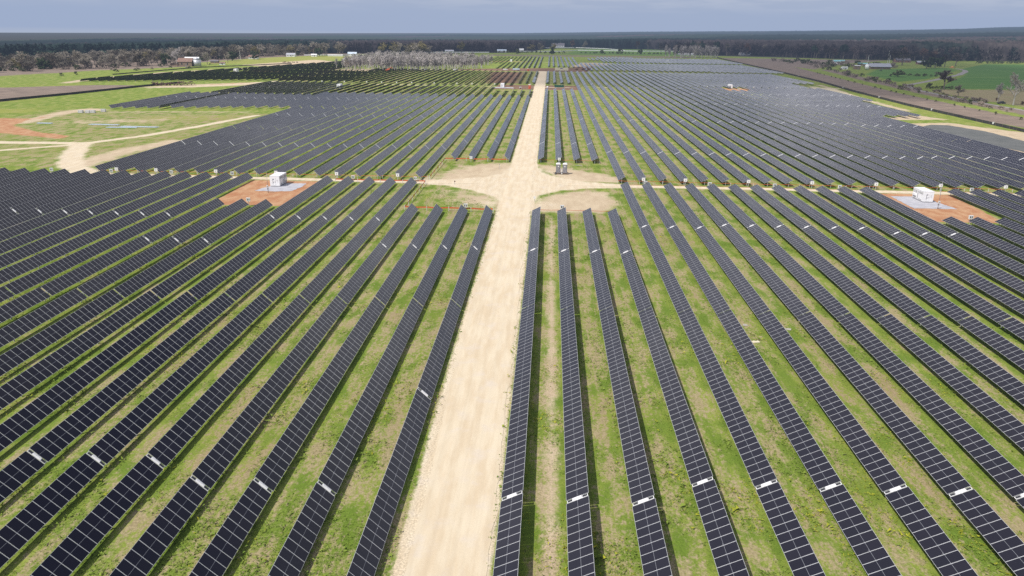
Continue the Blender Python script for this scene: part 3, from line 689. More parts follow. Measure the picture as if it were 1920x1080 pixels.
# ------------------------------------------------------------------ combiner boxes on posts at the row ends
mb = MB(); mb.box(0, 0, 1.22, 0.92, 0.32, 0.82); mb.box(0, 0, 2.04, 1.0, 0.42, 0.03); CAB = mb.mesh('cabinet', M['white'])
mb = MB(); mb.box(0, -0.166, 1.45, 0.30, 0.012, 0.36); CLAB = mb.mesh('warning_plate', M['midgrey'])
mb = MB(); mb.box(-0.2, 0.166, 1.40, 0.22, 0.02, 0.5); mb.box(0.2, 0.166, 1.40, 0.22, 0.02, 0.5); CFRONT = mb.mesh('switch_handle', M['dark'])
mb = MB(); mb.box(-0.02, 0, -0.2, 0.11, 0.11, 1.42); CPOST = mb.mesh('post', M['steel'])
mb = MB(); mb.box(0, 0, 0.95, 0.16, 0.14, 0.27); CTRUNK = mb.mesh('conduit', M['midgrey'])
def combiner(side, k, y, flip, lab):
    r = empty('combiner_box', (rowx(side, k) + 0.15, y, 0), PI if flip else 0, lab, 'electrical box', 'white combiner boxes at the row ends')
    c = obj('cabinet', CAB, r); obj('warning_plate', CLAB, c); obj('switch_handle', CFRONT, c); obj('post', CPOST, r); obj('conduit', CTRUNK, r)
for k in (2, 6, 8, 11, 14, 17, 20, 23):
    combiner('R', k, 256.2 if k == 2 else 222.3, False, f"white electrical box on post at near end of {ordinal(k)} row right, beyond cross track")
for k in (2, 6, 9, 12, 15, 18, 21):
    combiner('R', k, 183.0 if k == 2 else (181.9 if k == 18 else 217.2), True, f"white electrical box on post at far end of {ordinal(k)} row right, before cross track")
for k in (3, 6, 9, 12, 15, 18, 20):
    combiner('L', k, 255.6 if k == 3 else 220.9 if k < 9 else 221.0, False, f"white electrical box on post at near end of {ordinal(k)} row left, beyond cross track")
for k in (2, 5, 8, 11, 14, 17, 20, 23):
    combiner('L', k, 182.2 if k == 2 else (183.4 if k == 11 else 216.4 if k < 10 else 218.2), True, f"white electrical box on post at far end of {ordinal(k)} row left, before cross track")
for k in (6, 9, 11, 14, 17, 19, 21, 23, 26, 29):
    combiner('L', k, 625.5, False, f"tiny white electrical box at near end of {ordinal(k)} row left, past second cross track")
for k in (22, 25, 28, 31, 34):
    combiner('R', k, 631.2 if k != 25 else 604, k == 25, f"tiny white electrical box at end of {ordinal(k)} row right, by second cross track")

# ------------------------------------------------------------------ inverter stations
def inverter(x, y, lab, rz=0.0, detail=True):
    w, d, h = 2.75, 6.1, 2.75
    r = empty('inverter_station', (x, y, 0), rz, lab, 'inverter', 'white inverter stations')
    mb = MB(); b = 0.08
    prof = [(-w/2 + b, 0.2), (w/2 - b, 0.2), (w/2, 0.2 + b), (w/2, h + .2 - b), (w/2 - b, h + .2), (-w/2 + b, h + .2), (-w/2, h + .2 - b), (-w/2, 0.2 + b)]
    mb.prism(prof, -d/2, d/2)
    body = obj('body', mb.mesh('body', M['white']), r)
    mb = MB(); mb.box(0, 0, h + .2, w + 0.10, d + 0.14, 0.07, top=(w + 0.04, d + 0.08)); obj('roof', mb.mesh('roof', M['white']), r)
    mb = MB(); mb.box(0, 0, 0, w - 0.3, d - 0.3, 0.2); obj('base', mb.mesh('base', M['midgrey']), r)
    if not detail:
        mb = MB(); mb.box(-0.3, -d/2 - 0.02, 0.7, 0.55, 0.03, 1.5); obj('door', mb.mesh('door', M['grey']), body)
        return r
    # front door with recessed dark panel, handle and two plates
    mb = MB(); mb.box(-0.25, -d/2 - 0.02, 0.35, 0.95, 0.04, 2.25); dr = obj('door', mb.mesh('door', M['white']), body)
    mb = MB(); mb.box(-0.38, -d/2 - 0.045, 1.95, 0.42, 0.02, 0.26); mb.box(-0.52, -d/2 - 0.045, 0.72, 0.12, 0.02, 1.35); mb.box(-0.34, -d/2 - 0.045, 1.16, 0.26, 0.02, 0.20); obj('door_seal', mb.mesh('door_seal', M['grey']), dr)
    mb = MB(); mb.box(0.08, -d/2 - 0.06, 1.2, 0.06, 0.06, 0.3); obj('handle', mb.mesh('handle', M['dark']), dr)
    mb = MB(); mb.box(0.72, -d/2 - 0.01, 1.75, 0.28, 0.02, 0.14); mb.box(0.78, -d/2 - 0.01, 1.35, 0.18, 0.02, 0.12); obj('sign_plate', mb.mesh('sign_plate', M['midgrey']), body)
    for s in (-1, 1):
        sx = s * (w/2 + 0.012)
        for (yy, zz, ln, ht) in ((-1.6, 2.05, 2.3, 0.62), (1.75, 1.85, 2.0, 0.75), (-1.4, 0.42, 1.7, 0.28), (1.8, 0.35, 1.8, 0.55)):
            mb = MB(); mb.box(sx, yy, zz, 0.02, ln, ht); g = obj('vent', mb.mesh('vent', M['grey']), body)
            mb = MB(); n = max(3, int(ht / 0.11))
            for i in range(n): mb.box(sx + s * 0.025, yy, zz + (i + 0.25) * ht / n, 0.05, ln - 0.06, ht / n * 0.45)
            for q in range(5): mb.box(sx + s * 0.03, yy - ln/2 + 0.03 + q * (ln - 0.06) / 4, zz, 0.055, 0.05, ht)
            obj('louvre', mb.mesh('louvre', M['offwhite']), g)
        mb = MB(); mb.box(sx, 0.12, 0.35, 0.03, 0.34, 2.2); obj('joint_panel', mb.mesh('joint_panel', M['midgrey']), body)
        mb = MB(); mb.box(s * (w/2 + 0.14), 1.78, 1.05, 0.30, 1.75, 0.55); obj('cable_cabinet', mb.mesh('cable_cabinet', M['white']), body)
    return r
inverter(-76.85, 211.1, 'white container inverter on grey gravel inside the left orange clay yard')
inverter(102.5, 208.9, 'white container inverter on grey gravel inside the right orange clay yard')
inverter(-156.7, 575, 'white inverter among dark far rows left of the distant grove', 0, False)
inverter(-37.3, 612, 'white inverter on gravel beside the second cross track, left of sand road', 0, False)
inverter(145.7, 641, 'white inverter in small clay gap among grey rows far right', 0, False)
inverter(-311.8, 766, 'white inverter in the dark block at the far left', 0, False)
inverter(-242.8, 1011, 'white inverter just left of the bare grove, near yellow field', 0, False)
inverter(-56.1, 1118, 'white inverter on clay strip behind the grove at centre', 0, False)
inverter(172.6, 1178, 'farthest white inverter among the grey rows near right woods', 0, False)
patch('gravel_pad', [(-46, 602), (-28, 602), (-29, 612), (-44, 612)], 0.06, M['gravel'], 0.3, 2, 12)
def met_pole(x, y, lab, h):
    r = empty('meter_pole', (x, y, 0), 0, lab, 'pole')
    mb = MB(); mb.tube((0, 0, 0), (0, 0, 1.2), 0.11, 0.11, 8); mb.tube((0, 0, 1.2), (0, 0, h), 0.055, 0.04, 8); obj('pole', mb.mesh('pole', M['midgrey'], True), r)
    mb = MB(); mb.box(0, -0.16, 1.45, 0.46, 0.24, 0.62); bx = obj('meter_box', mb.mesh('meter_box', M['offwhite']), r)
    mb = MB(); mb.box(0, -0.29, 1.62, 0.22, 0.02, 0.26); obj('meter_face', mb.mesh('meter_face', M['grey']), bx)
    mb = MB(); mb.box(0, 0, 0.95, 0.26, 0.26, 0.3); obj('base_sleeve', mb.mesh('base_sleeve', M['grey']), r)
met_pole(-75.8, 199.6, 'thin grey meter pole with white box in the left clay yard', 5.4)
met_pole(101.6, 198.2, 'thin grey meter pole with white box in the right clay yard', 7.2)

# ------------------------------------------------------------------ orange safety barrier lines on stakes
def barrier(P, lab, post_step=6.2, tall=True, w=0.09):
    r = empty('barrier_fence', (P[0][0], P[0][1], 0), 0, lab, 'barrier', 'orange safety barriers')
    ox, oy = P[0]; mb = MB(); pts = []
    for a, b in zip(P[:-1], P[1:]):
        L = math.hypot(b[0] - a[0], b[1] - a[1]); n = max(1, int(L / post_step))
        for i in range(n + 1):
            q = (a[0] + (b[0] - a[0]) * i / n - ox, a[1] + (b[1] - a[1]) * i / n - oy)
            if not pts or (pts[-1] != q): pts.append(q)
    for a, b in zip(pts[:-1], pts[1:]):
        w = 0.32 if tall else 0.085; m = ((a[0] + b[0]) / 2, (a[1] + b[1]) / 2); s = random.uniform(0.04, 0.14)
        for (p, q, zp, zq) in ((a, m, 0, -s), (m, b, -s, 0)):
            za, zb = 1.02 + zp, 1.02 + zq
            mb.face([(p[0], p[1], za - w), (q[0], q[1], zb - w), (q[0], q[1], zb), (p[0], p[1], za)])
    obj('mesh_band', mb.mesh('mesh_band', M['orange'], fix=False), r)
    mb0 = MB(); mb0.box(0, 0, -0.2, 0.13 if tall else 0.09, 0.13 if tall else 0.09, 1.42 if tall else 1.25); pm = mb0.mesh('stake', M['offwhite'])
    for q in pts: obj('stake', pm, r, (q[0], q[1], 0))
barrier([(-137, 222.6), (-90, 222.4), (-35.8, 223.2)], 'orange barrier along near row ends left, beyond cross track', 12, False)
barrier([(-35.35, 223.5), (-35.3, 258.3), (-13.4, 258.6)], 'orange barrier on white stakes cornering round the left side of the crossing, beyond cross track', 6.0)
barrier([(-110, 218.4), (-90, 218.2)], 'short orange barrier left of the left clay yard, before cross track', 6, False)
barrier([(-62, 216.8), (-35.5, 216.8), (-35.3, 183.0), (-13.2, 182.6)], 'orange barrier on white stakes stepping round the four short rows left of sand road', 5.4)
barrier([(-3.4, 258.6), (17.5, 258.6)], 'orange barrier at near ends of first four rows right, behind toilets', 6, False)
barrier([(20.6, 223.0), (80, 222.2), (134, 222.4)], 'long orange barrier along near row ends right, beyond cross track', 6.1, False)
barrier([(21, 217.0), (60, 217.0), (91, 216.6)], 'orange barrier along far row ends right, before cross track', 6.1, False)
barrier([(111, 216.8), (140, 216.8)], 'orange barrier right of the right clay yard, before cross track', 6.1, False)
barrier([(-2.6, 182.6), (16.5, 182.6)], 'faint orange barrier at far ends of first four rows right', 6.1, False)

# ------------------------------------------------------------------ things at the crossing
def toilet(x, y, z, rz, body, lab, roof='white', group=None, s=1.0):
    r = empty('portable_toilet', (x, y, z), rz, lab, 'portable toilet', group); r.scale = (s, s, s)
    mb = MB(); mb.box(0, 0, 0.12, 1.16, 1.16, 2.0, top=(1.10, 1.10)); w = obj('cabin', mb.mesh('cabin', M[body]), r)
    mb = MB(); mb.box(0, 0, 0, 1.2, 1.2, 0.12); obj('skid', mb.mesh('skid', M['grey']), r)
    mb = MB()
    pr = [(-0.60, 2.12)] + [(-0.60 * math.cos(a), 2.14 + 0.30 * math.sin(a)) for a in [PI * i / 10 for i in range(11)]] + [(0.60, 2.12)]
    mb.prism(pr, -0.60, 0.60); obj('roof', mb.mesh('roof', M[roof]), r)
    mb = MB(); mb.box(0, -0.575, 0.2, 0.82, 0.05, 1.82); d = obj('door', mb.mesh('door', M[body]), r)
    mb = MB(); mb.box(0.30, -0.615, 1.0, 0.06, 0.05, 0.22); obj('handle', mb.mesh('handle', M['dark']), d)
    mb = MB(); mb.box(-0.02, -0.606, 1.52, 0.24, 0.012, 0.26); obj('sign', mb.mesh('sign', M['white']), d)
    for sx in (-1, 1):
        mb = MB(); mb.box(sx * 0.577, 0, 1.75, 0.02, 0.8, 0.2); obj('vent', mb.mesh('vent', M['dark']), w)
    mb = MB(); mb.tube((0.42, 0.42, 2.1), (0.42, 0.42, 2.62), 0.05, 0.05, 8); obj('vent_pipe', mb.mesh('vent_pipe', M['white']), r)
t = empty('toilet_trailer', (4.3, 237.3, 0), 0, 'low flat trailer carrying two grey portable toilets by the crossing', 'trailer')
mb = MB(); mb.box(0.1, 0, 0.36, 4.1, 1.6, 0.12); mb.box(-2.1, 0, 0.38, 1.2, 0.12, 0.10); obj('deck', mb.mesh('deck', M['wood']), t)
for sx, sy in ((0.1, -0.78), (0.1, 0.78)):
    mb = MB(); mb.tube((sx, sy - 0.1, 0.31), (sx, sy + 0.1, 0.31), 0.31, 0.31, 16); w = obj('wheel', mb.mesh('wheel', M['rubber']), t)
    mb = MB(); mb.tube((sx, sy - 0.115, 0.31), (sx, sy - 0.10, 0.31), 0.19, 0.19, 12); obj('rim', mb.mesh('rim', M['white']), w)
mb = MB(); mb.box(-2.55, 0, 0, 0.1, 0.1, 0.5); obj('jack_stand', mb.mesh('jack_stand', M['steel']), t)
toilet(3.25, 237.3, 0.48, 0.05, 'grey', 'left grey portable toilet with white domed roof on trailer', 'white', 'grey portable toilets on the trailer', 1.22)
toilet(5.35, 237.25, 0.48, -0.05, 'grey', 'right grey portable toilet with white domed roof on trailer', 'white', 'grey portable toilets on the trailer', 1.22)
r = empty('spare_tyre', (2.45, 236.2, 0.36), 0.5, 'dark spare tyre leaning at the left end of toilet trailer', 'tyre')
mb = MB()
for i in range(18):
    a0, a1 = 2 * PI * i / 18, 2 * PI * (i + 1) / 18
    mb.tube((0.27 * math.cos(a0), 0, 0.27 * math.sin(a0)), (0.27 * math.cos(a1), 0, 0.27 * math.sin(a1)), 0.1, 0.1, 8, caps=False)
obj('tread', mb.mesh('tread', M['rubber'], True), r)
mb = MB(); mb.tube((0, -0.05, 0), (0, 0.05, 0), 0.19, 0.19, 12); obj('rim', mb.mesh('rim', M['midgrey']), r)
r = empty('hand_wash_station', (4.32, 236.75, 0.48), 0, 'small white hand wash stand between the two grey toilets', 'wash stand')
mb = MB(); mb.box(0, 0, 0, 0.34, 0.36, 0.82); obj('cabinet', mb.mesh('cabinet', M['offwhite']), r)
mb = MB(); mb.box(0, 0, 0.82, 0.44, 0.42, 0.10); obj('basin', mb.mesh('basin', M['white']), r)
mb = MB(); mb.box(0, 0.16, 0.92, 0.3, 0.08, 0.40); obj('dispenser', mb.mesh('dispenser', M['midgrey']), r)
def marker(x, y, h, w, mat, lab, name='marker_post'):
    r = empty(name, (x, y, 0), 0.2, lab, 'marker')
    mb = MB(); mb.box(0, 0, -0.1, 0.09, 0.09, h + 0.1); obj('post', mb.mesh('post', M['steel']), r)
    mb = MB(); mb.box(0, -0.07, h - w * 1.3, w, 0.04, w * 1.3); obj('plate', mb.mesh('plate', M[mat]), r)
marker(-3.3, 196.6, 1.3, 0.5, 'white', 'small white marker sign in weeds right of the road, before crossing')
marker(-15.7, 243.9, 1.7, 0.2, 'grey', 'dark grey thin marker post on tan dirt, left beyond the crossing')
marker(-26.8, 215.9, 1.3, 0.34, 'rust', 'rusty brown marker post on grass edge left of the crossing')

M['boardgrey'] = simple('grey_board', (0.42, 0.39, 0.34), 0.8, 0, 0.2, 3)
BOARDS = [(31.0, 103.6, 0.2, 1.15, 'cream scrap boards on grass between sixth and seventh rows right'), (37.2, 109.0, -0.3, 0.95, 'pale thin scrap boards on grass between seventh and eighth rows right'),
          (31.1, 110.2, 0.5, 0.8, 'small greyish scrap boards on grass just behind the cream boards'), (10.3, 254.0, 0.0, 2.2, 'flat pale board on grass right behind the toilet trailer')]
for (x, y, rz, w, lab) in BOARDS:
    r = empty('scrap_board', (x, y, 0), rz, lab, 'board', None)
    mb = MB(); mb.box(0, 0, 0.03, w, 0.45, 0.05); mb.box(0.15, 0.35, 0.03, w * .7, 0.3, 0.04); mb.box(-.1, .15, .08, w * .5, .16, .05, top=(w * .48, .14)); obj('planks', mb.mesh('planks', M['cream' if w > 1.1 and w < 2 else 'boardgrey']), r)

# ------------------------------------------------------------------ second crossing and site office end
toilet(-15.6, 597.3, 0, 0.2, 'orange', 'orange portable toilet with white roof at second cross track', 'white', None, 1.45)
toilet(-24.5, 862, 0, 0.2, 'orange', 'far orange portable toilet near the end of the sand road', 'white', None, 1.3)
r = empty('dumpster', (7.2, 621, 0), 0.0, 'long dark green roll-off dumpster right of the road', 'dumpster')
mb = MB(); mb.box(0, 0, 0.25, 7.4, 2.4, 1.5, top=(7.6, 2.5)); bd = obj('bin', mb.mesh('bin', M['green']), r)
mb = MB()
for i in range(9): mb.box(-3.4 + i * 0.85, -1.27, 0.3, 0.14, 0.14, 1.35)
mb.box(0, -1.27, 1.72, 7.6, 0.14, 0.14); obj('rib', mb.mesh('rib', M['green']), bd)
mb = MB(); mb.box(2.2, -0.2, 1.75, 0.9, 0.9, 0.12); mb.box(0.4, 0.2, 1.75, 0.5, 0.5, 0.1); obj('lid', mb.mesh('lid', M['offwhite']), r)
mb = MB(); mb.box(0, -0.7, 0, 7.2, 0.2, 0.25); mb.box(0, 0.7, 0, 7.2, 0.2, 0.25); obj('skid', mb.mesh('skid', M['dark']), r)
r = empty('light_tower', (-22.8, 601, 0), 0.3, 'small grey lighting tower trailer left of orange toilet', 'light tower')
mb = MB(); mb.box(0, 0, 0.35, 1.6, 1.0, 0.9); obj('engine_box', mb.mesh('engine_box', M['offwhite']), r)
mb = MB(); mb.tube((0, 0, 1.2), (0, 0, 3.6), 0.09, 0.07, 8); obj('mast', mb.mesh('mast', M['grey']), r)
mb = MB(); mb.box(-0.5, 0, 3.3, 0.5, 0.25, 0.4); mb.box(0.5, 0, 3.3, 0.5, 0.25, 0.4); obj('lamp_head', mb.mesh('lamp_head', M['dark']), r)
for sy in (-0.6, 0.6):
    mb = MB(); mb.tube((0, sy - 0.1, 0.35), (0, sy + 0.1, 0.35), 0.35, 0.35, 12); obj('wheel', mb.mesh('wheel', M['rubber']), r)
r = empty('water_tank', (-2.0, 611.7, 0), 0, 'small white round tank at right roadside, second cross track', 'tank')
mb = MB(); mb.tube((0, 0, 0), (0, 0, 1.1), 0.75, 0.75, 16); mb.tube((0, 0, 1.1), (0, 0, 1.4), 0.75, 0.3, 16); obj('tank', mb.mesh('tank', M['white'], True), r)
mb = MB(); mb.tube((0, 0, 1.4), (0, 0, 1.5), 0.22, 0.22, 10); obj('lid', mb.mesh('lid', M['dark']), r)
r = empty('box_trailer', (12.2, 868, 0), 0.02, 'long cream box trailer with dark blue badge, right of road end', 'trailer')
mb = MB(); mb.box(0, 0, 1.0, 14.6, 2.5, 2.9); bd = obj('box', mb.mesh('box', M['cream']), r)
mb = MB(); mb.box(-0.2, -1.27, 2.9, 2.6, 0.03, 0.75); obj('badge', mb.mesh('badge', M['blue']), bd)
mb = MB(); mb.box(0, 0, 0.75, 14.2, 1.2, 0.25); obj('chassis', mb.mesh('chassis', M['dark']), r)
for wx in (4.2, 5.4):
    for sy in (-1.1, 1.1):
        mb = MB(); mb.tube((wx, sy - 0.15, 0.5), (wx, sy + 0.15, 0.5), 0.5, 0.5, 14); obj('wheel', mb.mesh('wheel', M['rubber']), r)
mb = MB(); mb.box(-5.2, -0.8, 0, 0.18, 0.18, 0.8); mb.box(-5.2, 0.8, 0, 0.18, 0.18, 0.8); obj('landing_leg', mb.mesh('landing_leg', M['dark']), r)
def vehicle(x, y, rz, mat, lab, pickup=True, cat='pickup truck', s=1.0, group=None):
    r = empty('pickup_truck' if pickup else 'parked_car', (x, y, 0), rz, lab, cat, group); r.scale = (s, s, s)
    mb = MB(); mb.box(0, 0, 0.42, 5.2, 1.9, 0.62, top=(5.1, 1.82))
    if pickup: mb.box(-1.75, 0.86, 1.04, 1.6, 0.1, 0.4); mb.box(-1.75, -0.86, 1.04, 1.6, 0.1, 0.4); mb.box(-2.5, 0, 1.04, 0.1, 1.8, 0.4)
    obj('body', mb.mesh('body', M[mat]), r)
    mb = MB(); mb.box(0.2, 0, 1.03, 2.5, 1.75, 0.72, top=(1.7, 1.5)); cb_ = obj('cabin', mb.mesh('cabin', M[mat]), r)
    mb = MB(); mb.box(0.2, 0, 1.12, 2.36, 1.79, 0.46, top=(1.9, 1.62)); obj('window', mb.mesh('window', M['window']), cb_)
    for wx in (-1.6, 1.65):
        for wy in (-0.85, 0.85):
            mb = MB(); mb.tube((wx, wy - 0.13, 0.38), (wx, wy + 0.13, 0.38), 0.38, 0.38, 14); w = obj('wheel', mb.mesh('wheel', M['rubber']), r)
            mb = MB(); mb.tube((wx, wy - 0.14, 0.38), (wx, wy + 0.14, 0.38), 0.2, 0.2, 10); obj('rim', mb.mesh('rim', M['tin']), w)
vehicle(-50.5, 878, 0.1, 'white', 'small white pickup on brown dirt left of the blue trailer')
vehicle(-103, 852, 0.0, 'offwhite', 'pale pickup parked on track below right end of the grove', True, 'pickup truck', 1.1)
vehicle(-135, 848, 0.1, 'tin', 'silver pickup parked on track below the middle of grove', True, 'pickup truck', 1.1)
vehicle(-145.5, 846, 0.0, 'white', 'white car parked on track below the middle of grove', False, 'car', 1.1)
vehicle(300.0, 531, 0.1, 'dark', 'dark car parked under the white-barked tree by farm road', False, 'car')
r = empty('flatbed_trailer', (-38.3, 866, 0), 0.05, 'pale blue flatbed load on trailer left of the road end', 'trailer')
mb = MB(); mb.box(0, 0, 0.9, 9.0, 2.4, 0.25); obj('deck', mb.mesh('deck', M['grey']), r)
mb = MB(); mb.box(0.4, 0, 1.15, 7.6, 2.2, 1.6, top=(7.4, 2.0)); obj('load', mb.mesh('load', M['paleblue']), r)
for wx in (2.4, 3.5):
    for sy in (-1.0, 1.0):
        mb = MB(); mb.tube((wx, sy - 0.15, 0.45), (wx, sy + 0.15, 0.45), 0.45, 0.45, 12); obj('wheel', mb.mesh('wheel', M['rubber']), r)
r = empty('excavator', (-169.5, 812, 0), 0.4, 'orange excavator standing on grass left of the bare grove', 'excavator')
for sy in (-1.2, 1.2):
    mb = MB(); mb.prism([(-2.0, 0.1), (2.0, 0.1), (2.3, 0.5), (2.0, 0.95), (-2.0, 0.95), (-2.3, 0.5)], sy - 0.3, sy + 0.3); obj('track', mb.mesh('track', M['rubber']), r)
mb = MB(); mb.box(-0.5, 0, 1.0, 3.4, 2.5, 1.2, top=(3.2, 2.4)); obj('body', mb.mesh('body', M['orange']), r)
mb = MB(); mb.box(0.6, 0.7, 2.1, 1.4, 1.0, 1.3, top=(1.1, 0.95)); obj('cab', mb.mesh('cab', M['orange']), r)
mb = MB(); mb.tube((1.2, -0.2, 1.8), (3.2, -0.2, 4.6), 0.28, 0.24, 6); mb.tube((3.2, -0.2, 4.6), (5.6, -0.2, 3.0), 0.24, 0.2, 6); bm_ = obj('boom', mb.mesh('boom', M['orange']), r)
mb = MB(); mb.tube((5.6, -0.2, 3.0), (5.2, -0.2, 1.1), 0.2, 0.16, 6); mb.box(5.0, -0.2, 0.3, 0.9, 1.1, 0.8, top=(0.5, 1.1)); obj('bucket', mb.mesh('bucket', M['dark']), bm_)
def logs(name, x, y, rz, n, L, lab, mat='log', rad=0.35, spread=3.0, h=3):
    r = empty(name, (x, y, 0), rz, lab, 'log pile'); rg = random.Random(len(lab)); mb = MB()
    for i in range(n):
        lv = rg.randrange(h); a = rg.uniform(-0.35, 0.35); cx = rg.uniform(-spread, spread); l = L * rg.uniform(.5, 1); z = rad + lv * rad * 1.5
        dx, dy = l / 2 * math.sin(a), l / 2 * math.cos(a); cy = rg.uniform(-1, 1)
        mb.tube((cx - dx, cy - dy, z), (cx + dx, cy + dy, z + rg.uniform(-.2, .4)), rad * rg.uniform(.6, 1.1), rad * rg.uniform(.4, .8), 6)
    obj('logs', mb.mesh('logs', M[mat]), r)
logs('log_pile', -284, 577, 0.35, 80, 5.5, 'long heap of brown cut logs beside the sand track far left', 'log', 0.42, 15, 4)
logs('log_pile', 37, 908, 0.1, 40, 4.5, 'reddish brown timber heap right of the cream box trailer', 'log', 0.4, 9, 3)
logs('log_pile', -330, 985, 0.1, 26, 4, 'low reddish log heap on bare dirt in the yellow field', 'log', 0.4, 10, 2)
for i, (px_, py_, s) in enumerate(((-238.6, 382.5, 0), (-235.2, 383, 1), (-232.8, 383.4, 2), (-230.8, 389.5, 3))):
    lab = ('leftmost', 'second from left', 'third from left', 'rightmost')[i]
    r = empty('pallet_crate', (px_, py_, 0), 0.1 + 0.05 * i, f'{lab} of the four grey strapped crates on the left clearing', 'crate', 'grey crates on the left clearing')
    mb = MB()
    for q in (-0.8, 0, 0.8): mb.box(0, q, 0, 2.1, 0.14, 0.14)
    obj('pallet', mb.mesh('pallet', M['wood']), r)
    mb = MB(); mb.box(0, 0, 0.14, 2.1, 1.9, 1.25, top=(2.05, 1.85)); bd = obj('carton', mb.mesh('carton', M['offwhite']), r)
    mb = MB()
    for q in (-0.55, 0.55): mb.box(q, -0.955, 0.14, 0.09, 0.012, 1.25); mb.box(q, 0, 1.39, 0.09, 1.88, 0.012)
    obj('strap', mb.mesh('strap', M['grey']), bd)
for i, (a, b, lab) in enumerate((((-232, 337.6), (-225, 337.9), 'short bundle of pale blue steel piles lying left on clearing'), ((-207, 336.8), (-193, 336.3), 'long thin bundle of pale steel piles, farthest on clearing'), ((-194, 327.5), (-180.5, 328.6), 'wide bundle of pale blue steel piles nearest on the clearing'), ((-190.0, 331.6), (-172, 331.0), 'long flat row of pale steel piles on grass of clearing'))):
    r = empty('pile_bundle', ((a[0] + b[0]) / 2, (a[1] + b[1]) / 2, 0), math.atan2(b[1] - a[1], b[0] - a[0]), lab, 'steel bundle', 'steel pile bundles on the clearing')
    L = math.hypot(b[0] - a[0], b[1] - a[1]); mb = MB(); rg = random.Random(i)
    for q in range(8):
        o_ = rg.uniform(-.6, .6); mb.box(o_, -0.9 + q * 0.25, 0.1 + 0.02 * (q % 2), L * .92, 0.17, 0.22)
    obj('piles', mb.mesh('piles', M['paleblue']), r)
    mb = MB(); mb.box(-L * .3, 0, 0, 0.15, 2.3, 0.1); mb.box(L * .3, 0, 0, 0.15, 2.3, 0.1); obj('bearer', mb.mesh('bearer', M['wood']), r)

# ------------------------------------------------------------------ fences
def line_fence(name, P, lab, h, mat, post_step, cat, rails=None, group=None, mk=None, pw=0.10):
    r = empty(name, (P[0][0], P[0][1], 0), 0, lab, cat, group); ox, oy = P[0]; mb = MB(); ps = MB()
    for a, b in zip(P[:-1], P[1:]):
        A = (a[0] - ox, a[1] - oy); B = (b[0] - ox, b[1] - oy); L = math.hypot(B[0] - A[0], B[1] - A[1]); n = max(1, int(L / post_step))
        ux, uy = (B[0] - A[0]) / L, (B[1] - A[1]) / L; q = (-uy * 0.04, ux * 0.04)
        if rails is None:
            mb.face([(A[0], A[1], 0), (B[0], B[1], 0), (B[0], B[1], h), (A[0], A[1], h)])
        else:
            for (z0, z1) in rails:
                for s in (-1, 1): mb.face([(A[0] + s * q[0], A[1] + s * q[1], z0), (B[0] + s * q[0], B[1] + s * q[1], z0), (B[0] + s * q[0], B[1] + s * q[1], z1), (A[0] + s * q[0], A[1] + s * q[1], z1)])
        for i in range(n + 1): ps.box(A[0] + (B[0] - A[0]) * i / n, A[1] + (B[1] - A[1]) * i / n, 0, pw, pw, h + 0.1)
    obj('fabric' if rails is None else 'rails', mb.mesh(name, M[mat], fix=False), r); o = obj('posts', ps.mesh('posts', M['wood' if rails is None else mat]), r)
    if mk:
        for (x, y) in mk:
            m = MB(); m.box(x - ox, y - oy, h * 0.4, 1.1, 0.2, 1.0); obj('notice', m.mesh('notice', M['white']), r)
FR = [(292, 1405), (262, 892), (251, 740), (236.5, 618), (227, 500), (225.5, 437), (223.4, 372), (221, 300), (220, 240)]
line_fence('perimeter_fence', FR, 'long dark silt fence curving along the right edge of panels', 1.5, 'fabric', 6, 'fence', None, None, [(258, 830), (241, 655), (232, 560), (226.3, 470), (224.2, 400), (223, 362)])
line_fence('perimeter_fence', [(-318, 428), (-307, 487), (-298, 560), (-290, 600)], 'dark silt fence along the brown field at far left', 1.4, 'fabric', 6, 'fence')
line_fence('perimeter_fence', [(-395, 690), (-380, 830), (-345, 900), (-320, 960)], 'low dark silt fence below the old barn at far left', 0.9, 'fabric', 6, 'fence')
WR = [(0.3, 1.9)]
for P, lab in (([(64, 2074), (136, 1997), (170, 1850)], 'upper white board fence sloping down beside the far centre paddock'),
               ([(60, 1800), (200, 1790), (330, 1850)], 'lower white board fence across the far centre paddock'),
               ([(-60, 1640), (20, 1680), (60, 1800)], 'white board fence left of the far centre paddock'),
               ([(-30, 2000), (60, 2074)], 'short white board fence below the horse farm house'),
               ([(-280, 1455), (-120, 1535)], 'white board fence stretching behind the bare grove'),
               ([(-392, 1240), (-290, 1290), (-272, 1460)], 'white board fence behind the yellow field at left')):
    line_fence('board_fence', P, lab, 2.0, 'white', 4, 'fence', WR, 'white board fences beyond the panels')

